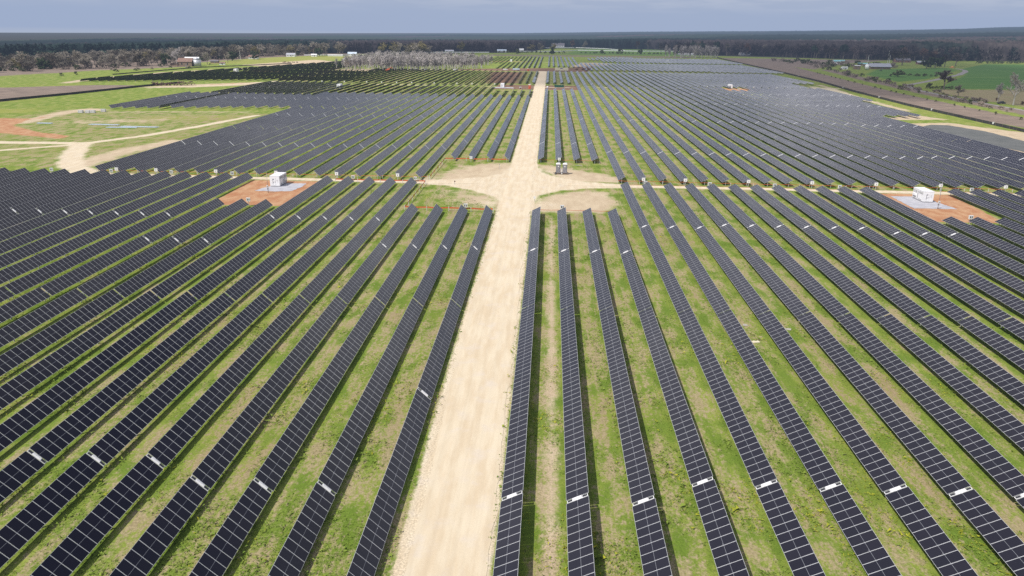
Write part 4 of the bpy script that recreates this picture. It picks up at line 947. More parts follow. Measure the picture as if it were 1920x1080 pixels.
# ------------------------------------------------------------------ houses, barns, sheds
def house(x, y, rz, w, d, h, rh, wall, roof, lab, cat='house', name='farm_house', chim=False, nwin=3, ov=0.5, door=True, group=None):
    r = empty(name, (x, y, 0), rz, lab, cat, group)
    mb = MB(); mb.box(0, 0, 0, w, d, h)
    for s in (-1, 1): mb.face([(s * w / 2, -d / 2, h), (s * w / 2, d / 2, h), (s * w / 2, 0, h + rh)])
    wl = obj('wall', mb.mesh('wall', M[wall], fix=False), r)
    mb = MB(); X = w / 2 + ov; Y = d / 2 + ov; k = rh / (d / 2); zE = h - ov * k + 0.05
    for s in (-1, 1):
        mb.face([(-X, s * Y, zE), (X, s * Y, zE), (X, 0, h + rh + .05), (-X, 0, h + rh + .05)])
        mb.face([(-X, s * Y, zE + .15), (X, s * Y, zE + .15), (X, 0, h + rh + .2), (-X, 0, h + rh + .2)])
        mb.face([(-X, s * Y, zE), (X, s * Y, zE), (X, s * Y, zE + .15), (-X, s * Y, zE + .15)])
    rf = obj('roof', mb.mesh('roof', M[roof], fix=False), r)
    if chim: mb = MB(); mb.box(w * .2, 0.6, h + rh * .4, 0.9, 0.9, rh); obj('chimney', mb.mesh('chimney', M['brick']), rf)
    for i in range(nwin):
        wx = -w / 2 + (i + 0.75) * w / (nwin + 0.5)
        mb = MB(); mb.box(wx, -d / 2 - 0.03, h * .35, 1.1, 0.06, h * .42); obj('window', mb.mesh('window', M['window']), r)
    if door: mb = MB(); mb.box(w * .08, -d / 2 - 0.04, 0, 1.1, 0.08, 2.1); obj('door', mb.mesh('door', M['grey']), r)
    return r
# old barn with lean-to and grain silo, left
r = house(-405, 858, 0.15, 15, 12, 5.2, 3.6, 'wood', 'rust', 'old grey barn with rusty roof in front of bare trees', 'barn', 'barn', False, 2)
mb = MB(); mb.box(-11.5, -2, 0, 8, 9, 3.0); obj('lean_to', mb.mesh('lean_to', M['wood']), r)
mb = MB(); mb.face([(-16, -7.5, 2.9), (-7.4, -7.5, 4.8), (-7.4, 3.5, 4.8), (-16, 3.5, 2.9)]); mb.face([(-16, -7.5, 3.05), (-7.4, -7.5, 4.95), (-7.4, 3.5, 4.95), (-16, 3.5, 3.05)]); obj('lean_to_roof', mb.mesh('lean_to_roof', M['tin'], fix=False), r)
house(-404, 872, 0.15, 15, 6, 8.0, 1.4, 'tin', 'white', 'white metal roof shed rising just behind the old barn', 'shed', 'metal_shed', False, 0, 0.4, False)
r = empty('grain_silo', (-393, 859, 0), 0, 'round silver grain silo at right end of the old barn', 'silo')
mb = MB(); mb.tube((0, 0, 0), (0, 0, 7.5), 4.2, 4.2, 24); obj('tank', mb.mesh('tank', M['tin'], True), r)
mb = MB(); mb.tube((0, 0, 7.5), (0, 0, 9.6), 4.35, 0.4, 24); obj('roof', mb.mesh('roof', M['tin'], True), r)
house(-408, 940, 0.1, 9, 5, 2.4, 1.2, 'wood', 'shingle', 'low dark farm shed right of the silver silo', 'shed', 'farm_shed', False, 0)
house(-384, 905, 0.2, 6, 4, 2.2, 1.0, 'white', 'rust', 'tiny white hut with rusty roof by the yellow field', 'shed', 'farm_shed', False, 1)
house(-415, 1085, 0.1, 12, 8, 3.0, 2.0, 'offwhite', 'rust', 'cottage with pinkish rusty roof among left bare trees', 'house', 'cottage')
house(-398, 1195, 0.05, 13, 9, 2.8, 2.2, 'white', 'tin', 'white house with silver roof under olive round tree', 'house', 'farm_house', True)
house(-366, 1208, 0.0, 8, 5, 2.6, 1.2, 'white', 'white', 'white trailer home right of the silver-roofed house', 'house', 'mobile_home', False, 2)
house(-318, 1255, 0.0, 14, 9, 3.4, 2.6, 'offwhite', 'paleblue', 'pale house with blue-green roof behind long white fence', 'house', 'farm_house', True)
house(-340, 1235, 0, 24, 5, 1.9, 0.5, 'offwhite', 'white', 'long low white shed before the blue-green roofed house', 'shed', 'long_shed', False, 0, .3, False)
house(-193, 1500, 0.0, 16, 10, 3.2, 2.0, 'offwhite', 'tin', 'white house beside tan bare tree behind the grove', 'house', 'farm_house', True)
house(-99, 1590, 0.1, 18, 9, 3.0, 2.2, 'offwhite', 'paleblue', 'white building with pale roof right of the grove', 'house', 'farm_house')
house(18, 2105, -0.1, 34, 14, 6.0, 5.0, 'offwhite', 'shingle', 'large pale house with dark roof above the far paddock', 'house', 'ranch_house', True, 5)
house(-62, 1660, 0, 9, 7, 3.6, 2.2, 'offwhite', 'white', 'small white shed among dark trees left of olive bush', 'shed', 'farm_shed', False, 0)
house(388, 1610, 0.1, 22, 9, 3.4, 1.8, 'offwhite', 'white', 'white roofed building at foot of dark woods, right of centre', 'house', 'long_house', False, 4)
house(262, 1560, 0.0, 30, 8, 2.6, 1.0, 'offwhite', 'white', 'long pale shed seen through bare poles right of centre', 'shed', 'long_shed', False, 0)
# right-hand farm
house(438, 1225, 0.1, 17, 8, 3.4, 1.8, 'offwhite', 'teal', 'low building with bright turquoise roof at left of farm', 'shed', 'farm_shed', False, 2)
house(452, 1165, -0.5, 13, 5, 2.4, 1.0, 'wood', 'teal', 'small open shed with faded turquoise roof, right farm', 'shed', 'farm_shed', False, 0)
house(428, 1050, 0.06, 26, 11, 3.6, 3.4, 'wood', 'tin', 'long tin-roofed barn behind white upright tank, right farm', 'barn', 'barn', False, 0, 1.2)
r = empty('storage_tank', (402, 1022, 0), 0, 'white upright round tank at left end of tin-roofed barn', 'tank')
mb = MB(); mb.tube((0, 0, 0.6), (0, 0, 6.4), 2.5, 2.5, 20); mb.tube((0, 0, 6.4), (0, 0, 7.2), 2.5, 0.5, 20); obj('tank', mb.mesh('tank', M['white'], True), r)
mb = MB()
for a in range(4): mb.box(1.9 * math.cos(a * PI / 2), 1.9 * math.sin(a * PI / 2), 0, 0.3, 0.3, 0.7)
obj('leg', mb.mesh('leg', M['grey']), r)
house(393, 1032, 0.0, 7, 6, 4.4, 0.6, 'wood', 'offwhite', 'small boxy feed shed left of the white upright tank', 'shed', 'farm_shed', False, 0)
house(376, 1028, 0.2, 8, 3, 2.6, 0.5, 'white', 'white', 'white camper parked left of the feed shed, right farm', 'camper', 'camper', False, 2, 0.1)
house(472, 1120, 0.1, 9, 6, 3.2, 1.0, 'brick', 'offwhite', 'small dark stable with pale roof right of the barn', 'shed', 'stable', False, 0)
house(572, 1318, 0.05, 24, 12, 3.6, 3.2, 'brick', 'shingle', 'brick farmhouse with grey hip roof under dark woods', 'house', 'farm_house', True, 4)
house(574, 1240, 0.0, 25, 8, 3.4, 1.6, 'brick', 'tin', 'long open pole barn with grey roof right of brick farmhouse', 'barn', 'pole_barn', False, 0, 1.4)
house(832, 1420, 0.05, 46, 9, 3.4, 2.4, 'brick', 'shingle', 'long low house behind dark hedge above green field', 'house', 'long_house', True, 7)
house(905, 1440, 0.05, 28, 9, 3.4, 2.4, 'offwhite', 'paleblue', 'pale roofed house at extreme right above green field', 'house', 'farm_house', False, 4)
r = empty('sand_heap', (560, 1128, 0), 0, 'small orange sand heap on grass before the pole barn', 'sand heap')
mb = MB(); mb.tube((0, 0, 0), (0, 0, 2.4), 4.0, 0.4, 14); obj('heap', mb.mesh('heap', M['tan'], True), r)
def upole(x, y, h, lab):
    r = empty('utility_pole', (x, y, 0), 0.4, lab, 'utility pole', None)
    mb = MB(); mb.tube((0, 0, 0), (0, 0, h), 0.28, 0.2, 8); obj('pole', mb.mesh('pole', M['offwhite']), r)
    mb = MB(); mb.box(0, 0, h - 1.2, 2.6, 0.2, 0.2); obj('crossarm', mb.mesh('crossarm', M['wood']), r)
upole(411, 1045, 17, 'tall pale pole rising behind the white upright tank')
upole(505, 1210, 20, 'pale utility pole before dark woods above the stable')
upole(478, 1140, 15, 'pale utility pole beside the small dark stable')
upole(742, 1385, 19, 'pale utility pole left of the long low house')
upole(-418, 1045, 12, 'thin green-grey pole between dark trees at left')
# one dark animal grazing in the right pasture
def animal(x, y, rz, lab):
    me = bpy.data.meshes.new('cow')
    V = [(0, 0, 1.15), (0.55, 0, 1.18), (1.0, 0, 1.2), (1.35, 0, 1.05), (1.65, 0, 0.62), (1.95, 0, 0.30), (-0.6, 0, 1.2), (-0.8, 0, 0.7),
         (0.9, .22, 0.85), (0.92, .24, 0.45), (0.9, .24, 0.03), (0.9, -.22, 0.85), (1.0, -.24, 0.45), (0.98, -.24, 0.03),
         (-0.5, .22, 0.85), (-0.62, .24, 0.48), (-0.55, .24, 0.03), (-0.5, -.22, 0.85), (-0.58, -.24, 0.48), (-0.5, -.24, 0.03)]
    Eg = [(0, 1), (1, 2), (2, 3), (3, 4), (4, 5), (0, 6), (6, 7), (2, 8), (8, 9), (9, 10), (2, 11), (11, 12), (12, 13), (6, 14), (14, 15), (15, 16), (6, 17), (17, 18), (18, 19)]
    Rr = [.42, .40, .34, .22, .15, .10, .34, .04, .15, .08, .07, .15, .08, .07, .19, .09, .07, .19, .09, .07]
    me.from_pydata(V, Eg, []); me.materials.append(M['dark']); o = obj('grazing_cow', me, None, (x, y, 0), (0, 0, rz), (1.25, 1.25, 1.25))
    sk = o.modifiers.new('skin', 'SKIN'); sk.use_smooth_shade = True
    for i, q in enumerate(me.skin_vertices[0].data): q.radius = (Rr[i], Rr[i]); q.use_root = (i == 0)
    o.modifiers.new('sub', 'SUBSURF').levels = 1
    tag(o, lab, 'cow')
animal(405, 985, 2.9, 'single dark cow grazing in the pasture before the barn')

# ------------------------------------------------------------------ trees
def leaf_mat(name, a, b, scale=0.5, trans=0.0):
    t = NT(name); n = t.noise(t.pos(), scale, 3); r_ = t.math('ADD', t.math('MULTIPLY', n, 0.6), t.math('MULTIPLY', t.isl(), 0.55))
    c = t.mix(t.ramp(r_, 0.3, 0.85), a, b); t.l(t.mul(c, t.gray(t.ramp(t.rnd(), 0, 1, 0.82, 1.16))), t.b.inputs['Base Color'])
    t.b.inputs['Roughness'].default_value = 0.9; t.b.inputs['Specular IOR Level'].default_value = 0.15; return t.m
M['twig'] = leaf_mat('bare_twigs', (0.205, 0.180, 0.140), (0.335, 0.300, 0.242))
M['twig_dark'] = leaf_mat('dark_bare_twigs', (0.085, 0.070, 0.066), (0.150, 0.120, 0.112))
M['twig_pale'] = leaf_mat('pale_bare_twigs', (0.36, 0.325, 0.30), (0.54, 0.50, 0.47))
M['bud'] = leaf_mat('budding_olive', (0.13, 0.115, 0.050), (0.24, 0.20, 0.085))
M['rustbud'] = leaf_mat('budding_rust', (0.13, 0.075, 0.052), (0.21, 0.125, 0.085))
M['evergreen'] = leaf_mat('evergreen_leaf', (0.022, 0.038, 0.016), (0.062, 0.085, 0.035))
M['pine'] = leaf_mat('pine_needles', (0.016, 0.036, 0.024), (0.042, 0.068, 0.042), 0.02)
M['shrubgrey'] = leaf_mat('grey_brush', (0.23, 0.19, 0.15), (0.36, 0.30, 0.245))
M['shrubgreen'] = leaf_mat('shrub_leaf', (0.075, 0.095, 0.040), (0.15, 0.165, 0.075))
M['bark'] = simple('tree_bark', (0.17, 0.14, 0.115), 0.9, 0, 0.25, 2)
M['bark_pale'] = simple('pale_bark', (0.46, 0.43, 0.40), 0.85, 0, 0.2, 2)
def bare_tree(seed, spread=0.5, up=0.5, twigm='twig', barkm='bark', first=0.22, n_main=8, tw=0.0085, levels=3, droop=0.0):
    rg = random.Random(seed); T = MB(); C = MB(); g = lambda s: rg.gauss(0, s)
    def br(p, d, L, r, lv):
        d = d.normalized(); q = p + d * L * 0.5; d2 = (d + Vector((g(.18), g(.18), g(.12) + 0.06))).normalized(); e = q + d2 * L * 0.5
        if lv < 2: T.tube(p, q, r, r * .8, 5, caps=False); T.tube(q, e, r * .8, r * .55, 5, caps=False)
        else:
            for (a, b, w0) in ((p, q, max(r, tw)), (q, e, max(r, tw) * .8)):
                s = (b - a).orthogonal().normalized() * w0; C.face([tuple(a - s), tuple(a + s), tuple(b + s * .5), tuple(b - s * .5)])
        if lv >= levels:
            for i in range(6):
                a = p + (e - p) * rg.random(); dd = (d2 + Vector((g(.6), g(.6), g(.5)))).normalized() * L * rg.uniform(.4, .8); s = dd.orthogonal().normalized() * tw * .9
                C.face([tuple(a - s), tuple(a + s), tuple(a + dd)])
            return
        for i in range(5 if lv > 0 else 4):
            f = 0.35 + 0.65 * (i + rg.random() * .8) / 5; a = p + (e - p) * min(f, 1)
            ax = Vector((g(1), g(1), g(.5) + up * .7 - droop)).normalized(); br(a, d2 * .65 + ax * .75, L * rg.uniform(.52, .72), r * .5, lv + 1)
    h = 0.55; T.tube((0, 0, -0.03), (0, 0, first), 0.024, 0.018, 6, caps=False); T.tube((0, 0, first), (g(.02), g(.02), h), 0.018, 0.008, 6, caps=False)
    for i in range(n_main):
        a = 2 * PI * i / n_main + g(.3); z = first + (h - first) * (i / (n_main - 1)); d = Vector((math.cos(a) * spread, math.sin(a) * spread, up + 0.35 * i / n_main))
        br(Vector((0, 0, z)), d, rg.uniform(.24, .32) * (1 - .25 * i / n_main), 0.010, 1)
    br(Vector((0, 0, h)), Vector((g(.1), g(.1), 1)), 0.25, 0.008, 1)
    return T.mesh('trunk', M[barkm], fix=False), C.mesh('crown', M[twigm], fix=False)
def leafy(seed, shape='round', leaf='evergreen', n=1100, sz=0.042):
    rg = random.Random(seed); T = MB(); C = MB(); g = rg.gauss
    T.tube((0, 0, -.02), (0, 0, .5), 0.03, 0.015, 6, caps=False)
    lumps = []
    for i in range(26):
        a = rg.uniform(0, 2 * PI)
        if shape == 'round': z = rg.uniform(.22, .86); R = 0.36 * math.sqrt(max(.05, 1 - ((z - .52) / .46) ** 2)) * rg.uniform(.5, 1)
        elif shape == 'cone': z = rg.uniform(.12, .92); R = 0.27 * (1.02 - z) * rg.uniform(.5, 1.1)
        elif shape == 'bush': z = rg.uniform(.12, .72); R = 0.62 * math.sqrt(max(.05, 1 - (z / .85) ** 2)) * rg.uniform(.2, 1)
        else: z = rg.uniform(.5, .95); R = 0.22 * math.sqrt(max(.05, 1 - ((z - .7) / .3) ** 2)) * rg.uniform(.4, 1)
        lumps.append((R * math.cos(a), R * math.sin(a), z, rg.uniform(.07, .14)))
        if i % 3 == 0 and shape != 'bush': T.tube((0, 0, max(.1, z - .22)), (R * math.cos(a), R * math.sin(a), z), 0.008, 0.003, 4, caps=False)
    for i in range(n):
        x, y, z, R = rg.choice(lumps); v = Vector((g(0, 1), g(0, 1), g(0, .8))).normalized() * R * rg.uniform(.55, 1.05); c = Vector((x, y, z)) + v
        nrm = (v.normalized() + Vector((g(0, .5), g(0, .5), g(0, .5) + .3))).normalized(); u = nrm.orthogonal().normalized(); w = nrm.cross(u); s = sz * rg.uniform(.6, 1.3); a = rg.uniform(0, PI)
        u, w = u * math.cos(a) + w * math.sin(a), w * math.cos(a) - u * math.sin(a)
        C.face([tuple(c - u * s), tuple(c + w * s * .7), tuple(c + u * s), tuple(c - w * s * .7)])
    return T.mesh('trunk', M['bark'], fix=False), C.mesh('crown', M[leaf], fix=False)
TREE = {
    'bare': [bare_tree(i, 0.62, 0.42) for i in range(5)],
    'tall': [bare_tree(20 + i, 0.34, 0.62, n_main=8, first=.3) for i in range(3)],
    'dark': [bare_tree(40 + i, 0.5, 0.5, 'twig_dark', 'bark', first=.25, n_main=8, tw=.010) for i in range(5)],
    'rust': [bare_tree(60 + i, 0.5, 0.5, 'rustbud', 'bark', n_main=8, tw=.011) for i in range(2)],
    'white': [bare_tree(80 + i, 0.5, 0.5, 'twig_pale', 'bark_pale', first=.2, tw=.007) for i in range(2)],
    'olive': [bare_tree(90 + i, 0.6, 0.4, 'bud', 'bark', n_main=9, tw=.013) for i in range(2)],
    'pole': [bare_tree(100 + i, 0.10, 0.75, 'twig_pale', 'bark_pale', first=.16, n_main=12, tw=.009, levels=2) for i in range(4)],
    'ever': [leafy(200 + i, 'round') for i in range(3)],
    'cedar': [leafy(220 + i, 'cone') for i in range(2)],
    'pine': [leafy(240 + i, 'pine', 'pine', 700, .05) for i in range(3)],
    'bush': [leafy(260 + i, 'bush', 'shrubgreen', 800, .055) for i in range(2)],
    'greybush': [leafy(280 + i, 'bush', 'shrubgrey', 700, .05) for i in range(2)],
    'redbush': [leafy(290, 'bush', 'rustbud', 500, .06)],
}
NAME = {'bare': 'bare_tree', 'tall': 'bare_tree', 'dark': 'bare_tree', 'rust': 'budding_tree', 'white': 'bare_tree', 'olive': 'budding_tree', 'pole': 'bare_tree', 'ever': 'evergreen_tree', 'cedar': 'cedar_tree', 'pine': 'pine_tree', 'bush': 'shrub', 'greybush': 'shrub', 'redbush': 'shrub'}
WOODS = []
def tree(kind, x, y, h, lab, group=None, wide=1.0, z=0.0, late=False):
    if NAME[kind] == 'bare_tree' and group and not late: WOODS.append((kind, x, y, h, lab, group, wide, z)); return
    T, C = random.choice(TREE[kind]); r = empty(NAME[kind], (x, y, z), random.uniform(0, 6.28), lab, 'shrub' if 'bush' in kind else 'tree', group)
    s = (h * wide, h * wide, h)
    obj('trunk', T, r, scale=s); obj('crown', C, r, scale=s)
U = random.uniform
# left belt of winter trees
BELT = [(-505, 690), (-470, 735), (-452, 790), (-436, 850), (-436, 930), (-440, 1010), (-430, 1080), (-424, 1150), (-400, 1230), (-372, 1290)]
def along(P, t):
    t = t * (len(P) - 1); i = min(int(t), len(P) - 2); q = t - i; return P[i][0] + (P[i + 1][0] - P[i][0]) * q, P[i][1] + (P[i + 1][1] - P[i][1]) * q
LB = {'bare': 'bare grey-brown winter tree in the wood belt at far left', 'tall': 'slim bare grey tree in the wood belt at far left', 'ever': 'dark evergreen tree in the wood belt at far left', 'cedar': 'dark conical cedar in the wood belt at far left', 'olive': 'olive-budding round tree in the wood belt at far left', 'pine': 'green pine standing above the bare belt at far left'}
for i in range(360):
    t = random.random(); x, y = along(BELT, t); dep = random.random() ** 1.3 * (260 if t < .55 else 110); k = random.choices(['bare', 'tall', 'ever', 'cedar', 'olive'], [66, 12, 8, 3, 11])[0]
    h = {'bare': U(14, 21), 'tall': U(14, 20), 'ever': U(10, 15), 'cedar': U(8, 13), 'olive': U(12, 16)}[k]
    tree(k, x - dep * .92 - U(2, 14), y + dep * .42 + U(-10, 10), h, LB[k], 'trees in the left belt', U(.9, 1.25), -dep * .055)
for i in range(420):   # undergrowth filling the belt, part of the merged woods
    t = random.random(); x, y = along(BELT, t); dep = random.random() * (240 if t < .55 else 90)
    WOODS.append(('greybush' if i % 4 else 'bush', x - dep * .92 - U(0, 14), y + dep * .42 + U(-10, 10), U(3.5, 7.5), '', 'x', U(.9, 1.5), -dep * .055))
for i in range(220):
    t = random.random() ** 1.3; x, y = along(BELT, t); dep = 20 + random.random() * (250 if t < .55 else 90)
    WOODS.append((random.choice(['bare', 'bare', 'olive', 'tall']), x - dep * .92, y + dep * .42 + U(-10, 10), U(11, 13.5), '', 'x', U(1.0, 1.4), -dep * .055))
for i in range(40):
    x, y = along(BELT[:6], random.random()); d = U(230, 330); tree('pine', x - d * .85, y + d * .6, U(18, 24), LB['pine'], 'pines above the left belt', 1.3, -d * .05)
tree('white', -428, 884, 21, 'broad white-limbed bare tree right behind the silver silo', None, 1.2)
tree('ever', -432, 868, 14, 'large dark evergreen right behind the old barn roof', None, 1.15)
tree('bare', -402, 905, 15, 'bare tree standing alone between silo and yellow field', None, 1.05)
tree('bare', -396, 950, 14, 'thin-limbed bare tree at the field edge, right of the silo', None, 1.0)
tree('ever', -415, 1010, 14, 'dark evergreen clump left of the thin grey-green pole', None, 1.4)
tree('ever', -408, 1070, 12, 'lower dark evergreen right of the thin grey-green pole', None, 1.3)
tree('olive', -425, 1120, 17, 'tan-olive budding tree left of the pinkish-roofed cottage', None, 1.2)
tree('olive', -408, 1222, 17, 'round olive budding tree above the silver-roofed house', None, 1.35)
tree('ever', -362, 1222, 13, 'dark broad evergreen before tall bare trees at left', None, 1.5)
for i in range(12): tree('tall', U(-385, -318), U(1235, 1300), U(17, 24), 'tall bare tree in the clump right of the silver-roofed house', 'tall bare trees at right end of the left belt', 1.2)
tree('bush', -424, 836, 4.5, 'small round dark shrub on grass left of the barn')
for i in range(14):
    x, y = along(BELT[:5], random.random()); tree('bush' if i % 3 else 'greybush', x + U(5, 60), y + U(-70, 10), U(2.0, 4.5), 'low dark shrub in rough grass before the left wood belt', 'shrubs before the left wood belt')
# olive trees centre-left, above the grove
for i in range(13): tree(random.choice(['olive', 'bare', 'olive']), U(-290, -212), U(1300, 1380), U(17, 24), 'tan-olive budding tree in the row left above the grove', 'budding trees left above the grove', 1.25)
tree('olive', -168, 1480, 22, 'tan bare tree leaning over the white house behind the grove', None, 1.2)
tree('olive', -40, 1640, 16, 'wide tan bare tree behind the white fence at centre', None, 1.6)
tree('bare', -22, 1640, 19, 'broad twiggy bare tree behind white fence, centre', None, 1.5)
tree('olive', 5, 1600, 19, 'yellow-brown budding tree directly before the large pale house', None, 1.2)
tree('bush', -62, 1480, 11, 'rounded olive shrub on the grass strip at centre', None, .9)
tree('cedar', 2, 1500, 13, 'dark conical cedar below the yellow-brown budding tree', None, 1.3)
tree('rust', 52, 1960, 22, 'rusty budding tree covering right end of large pale house', None, 1.1)
tree('bare', 82, 1930, 21, 'lone round bare tree right of the large pale house', None, 1.0)
for (x, y, h, k, lab) in ((100, 1560, 10, 'bush', 'dark round shrub left along the hedge of far paddock'), (135, 1560, 13, 'bush', 'dark tall shrub at middle of far paddock hedge'), (172, 1540, 12, 'ever', 'round green tree before the lower white fence'), (243, 1560, 15, 'ever', 'dark upright tree at right end of far paddock hedge'), (205, 1900, 24, 'rust', 'reddish bare tree at dark woods edge above lower white fence'), (230, 1900, 26, 'dark', 'pale forked bare tree at woods edge above lower white fence')):
    tree(k, x, y, h, lab, None, 1.0)
for i in range(26): tree('bush', 60 + i * 8 + U(-2, 2), 1590 + U(-12, 12), U(3, 5), 'low dark shrub in the hedge along the far paddock', 'hedge shrubs along the far paddock', 1.2)
for i in range(16): tree('bush', -110 + i * 9, 1560 + U(-20, 20), U(3.5, 6), 'low olive shrub in the strip before the white building', 'shrubs before the white building', 1.1)
# the planted grove of bare poles
n = 0
while n < 620:
    x, y = U(-232, -78), U(815, 1060)
    lo = 815 + max(0, (x + 130)) * 1.5 - min(0, (x + 180)) * 0.4
    if y < lo or x > -78 - 0: continue
    if x < -222 + (y - 815) * 0.0: pass
    tree('pole', x, y, U(12, 17) * (0.8 if x > -100 else 1), 'thin pale bare pole tree in the rectangular planted grove', 'bare trees of the planted grove', U(.9, 1.3)); n += 1
for i in range(60): tree('pole', U(205, 300), U(1400, 1460), U(16, 24), 'thin pale bare pole tree right of centre before dark woods', 'bare pole trees before the right woods', 1.0)
# right-hand wood edge
RE = [(232, 1540), (330, 1590), (430, 1600), (480, 1480), (530, 1400), (620, 1370), (700, 1400), (800, 1450), (960, 1480), (1100, 1500)]
RL = {'dark': 'bare purplish-grey tree in the dark wood edge at right', 'rust': 'rusty brown budding tree in the dark wood edge at right', 'pine': 'dark pine in the wood edge at right', 'ever': 'dark evergreen in the wood edge at right', 'tall': 'slim pale bare tree in the wood edge at right'}
for i in range(330):
    x, y = along(RE, random.random()); k = random.choices(['dark', 'rust', 'pine', 'ever', 'tall'], [66, 10, 8, 8, 8])[0]
    tree(k, x + U(-15, 15), y + random.random() ** 1.5 * 170, U(18, 27) if k != 'ever' else U(10, 15), RL[k], 'trees of the right wood edge', U(.9, 1.2))
for (x, y, h) in ((500, 1180, 24), (520, 1195, 25), (545, 1160, 21), (560, 1150, 19), (590, 1180, 20)): tree('dark', x, y, h, 'big dark bare tree beside the farm road bend', 'big bare trees at the farm road bend', 1.4)
for (x, y, h) in ((528, 1110, 17), (505, 1085, 13)): tree('ever', x, y, h, 'dark evergreen mass beside the farm road bend', 'evergreens at the farm road bend', 1.5)
tree('white', 302.5, 522, 22, 'large white-barked bare tree beside farm road at right', None, .95)
tree('white', 305, 545, 14, 'smaller white-barked bare tree just behind the large one', None, .8)
tree('dark', 326, 664, 17, 'wide dark bare tree with pale leaning trunk at field corner', None, 1.5)
tree('bare', 301, 590, 9, 'thin see-through bare tree left of dark red shrubs', None, 1.4)
for (x, y, w, lab) in ((301.5, 561, 3, 'leftmost dark red shrub on lawn beyond farm road'), (312, 558, 3.2, 'bright dark-red shrub at middle of lawn beyond farm road'), (311, 527, 3.4, 'dark red shrub right of the white-barked tree')): tree('redbush', x, y, w * .9, lab, None, .9)
tree('bush', 318, 528, 2.6, 'low green shrub right of the dark red shrub on lawn')
for i in range(9): tree('bush', 318 + i * 2.6, 676 + U(-1, 1), U(2.6, 6.5) if i < 2 else U(2.4, 3.4), 'dark shrub in the short hedge at the green field corner', 'short hedge at the green field corner', 1.0)
for i in range(34): tree('bush', 690 + i * 8, 1312 + U(-4, 4) + i * 2.2, U(5, 7), 'dark shrub in the long hedge above the green field', 'long hedge above the green field', 1.1)
HG = [(272, 420), (283, 500), (290, 590), (300, 680), (318, 800), (338, 930), (366, 1080), (392, 1230)]
for i in range(120):
    t = random.random() ** 1.2; x, y = along(HG, t); tree('greybush' if random.random() < .8 else 'bush', x + U(-9, 9), y + U(-12, 12), U(1.4, 3.4) * (1 + t), 'scrubby grey-brown shrub in the overgrown strip along farm road', 'shrubs of the overgrown strip', 1.1)
for i in range(26):
    x, y = along([(246, 340), (256, 450), (262, 560), (272, 660), (288, 800), (306, 930)], (i + random.random() * .6) / 26); tree('bush', x, y, U(1.4, 2.2), 'small dark shrub dotted along the green strip of brown field', 'shrubs dotted along the brown field', .9)
for i in range(30): tree('greybush' if i % 3 else 'bush', U(380, 470), U(1080, 1200), U(4, 9), 'grey brushy shrub in thicket left of the right farm', 'thicket left of the right farm', 1.2)
for i in range(12): tree('greybush' if i % 2 else 'bush', U(352, 400), U(1180, 1290), U(4, 9), 'dark brushy shrub in hedge before the far brown field', 'brush before the far brown field', 1.4)
tree('bush', 372, 860, 9, 'large dark shrub in pasture left of the farm road', None, 1.5)
for i in range(8): tree('bush', 395 + i * 4, 880 + U(-4, 4), U(2.5, 4.5), 'dark shrub in row along pasture edge by farm road', 'shrub row along the pasture edge', 1.2)
tree('ever', 560, 1165, 10, 'dark round tree before the brick farmhouse', None, 1.2)

def settle_woods(limit):
    def size(w):
        q = proj(w[1], w[2], w[3] * .6); return -1 if q is None or not (-60 < q[0] < 1980) else w[3] * w[3] * w[6] / q[2] ** 2
    ws = sorted(WOODS, key=lambda w: -size(w) if w[4] else 1)
    for w in ws[:limit]: tree(w[0], w[1], w[2], w[3], w[4], w[5], w[6], w[7], True)
    Vs, Fs, Ms, nv = [], [], [], 0; mats = []
    cache = {}
    for (k, x, y, h, lab, group, wide, z0) in ws[limit:]:
        for me in random.choice(TREE[k]):
            if me.name not in cache:
                v = np.zeros(len(me.vertices) * 3, np.float32); me.vertices.foreach_get('co', v)
                tri = [];
                for p in me.polygons:
                    q = list(p.vertices)
                    for i in range(1, len(q) - 1): tri.append((q[0], q[i], q[i + 1]))
                if me.materials[0] not in mats: mats.append(me.materials[0])
                cache[me.name] = (v.reshape(-1, 3), np.array(tri), mats.index(me.materials[0]))
            v, tri, mi = cache[me.name]; a = random.uniform(0, 6.28); c, s_ = math.cos(a), math.sin(a)
            Vs.append(np.stack([x + (v[:, 0] * c - v[:, 1] * s_) * h * wide, y + (v[:, 0] * s_ + v[:, 1] * c) * h * wide, v[:, 2] * h + z0], 1)); Fs.append(tri + nv); nv += len(v); Ms.append(np.full(len(tri), mi))
    o = obj('bare_woods', np_mesh('bare_woods', np.concatenate(Vs), np.concatenate(Fs), mats, np.concatenate(Ms)))
    tag(o, 'mass of bare winter trees filling the depth of the woods behind the nearer trunks', 'woods', None, 'stuff')
settle_woods(270)

# ------------------------------------------------------------------ distant forest: canopy sheet with tree-scale relief, plus crowns along its front
NT_, nr = 1150, 300
th = np.linspace(TH0, TH1, NT_); tt = np.linspace(0, 1, nr)
TH, TT = np.meshgrid(th, tt); TH = TH.ravel(); TT = TT.ravel()
TH = TH + RNG.normal(size=TH.size) * 0.0003
R = front(TH) * (9500 / front(TH)) ** (TT ** 1.35)
X, Y = R * np.sin(TH), R * np.cos(TH)
Z = canopy(R, TH, X, Y)
clump = lat(X, Y, 22, 1) * .6 + lat(X, Y, 9, 2) * .5
Z += (clump - .55) * np.clip(12 - R / 900, 7, 11) + RNG.normal(size=R.size) * np.clip(1.6 - R / 9000, .5, 1.6)
LZ = land(X, Y); Z = np.where(TT < 0.5 / nr, LZ, np.where(TT < 1.5 / nr, LZ * .3 + Z * .7, Z))
ii = (np.arange(nr - 1)[:, None] * NT_ + np.arange(NT_ - 1)[None]).ravel()
KB = lambda r, t: np.interp(t, [-.8, -.33, -.24, -.05, .02, .1, .16, .35, .74], [-.25, -.2, .12, .12, .0, -.12, .0, .14, .10]) * np.clip(1.3 - (r - front(t)) / 900, -.35, 1)
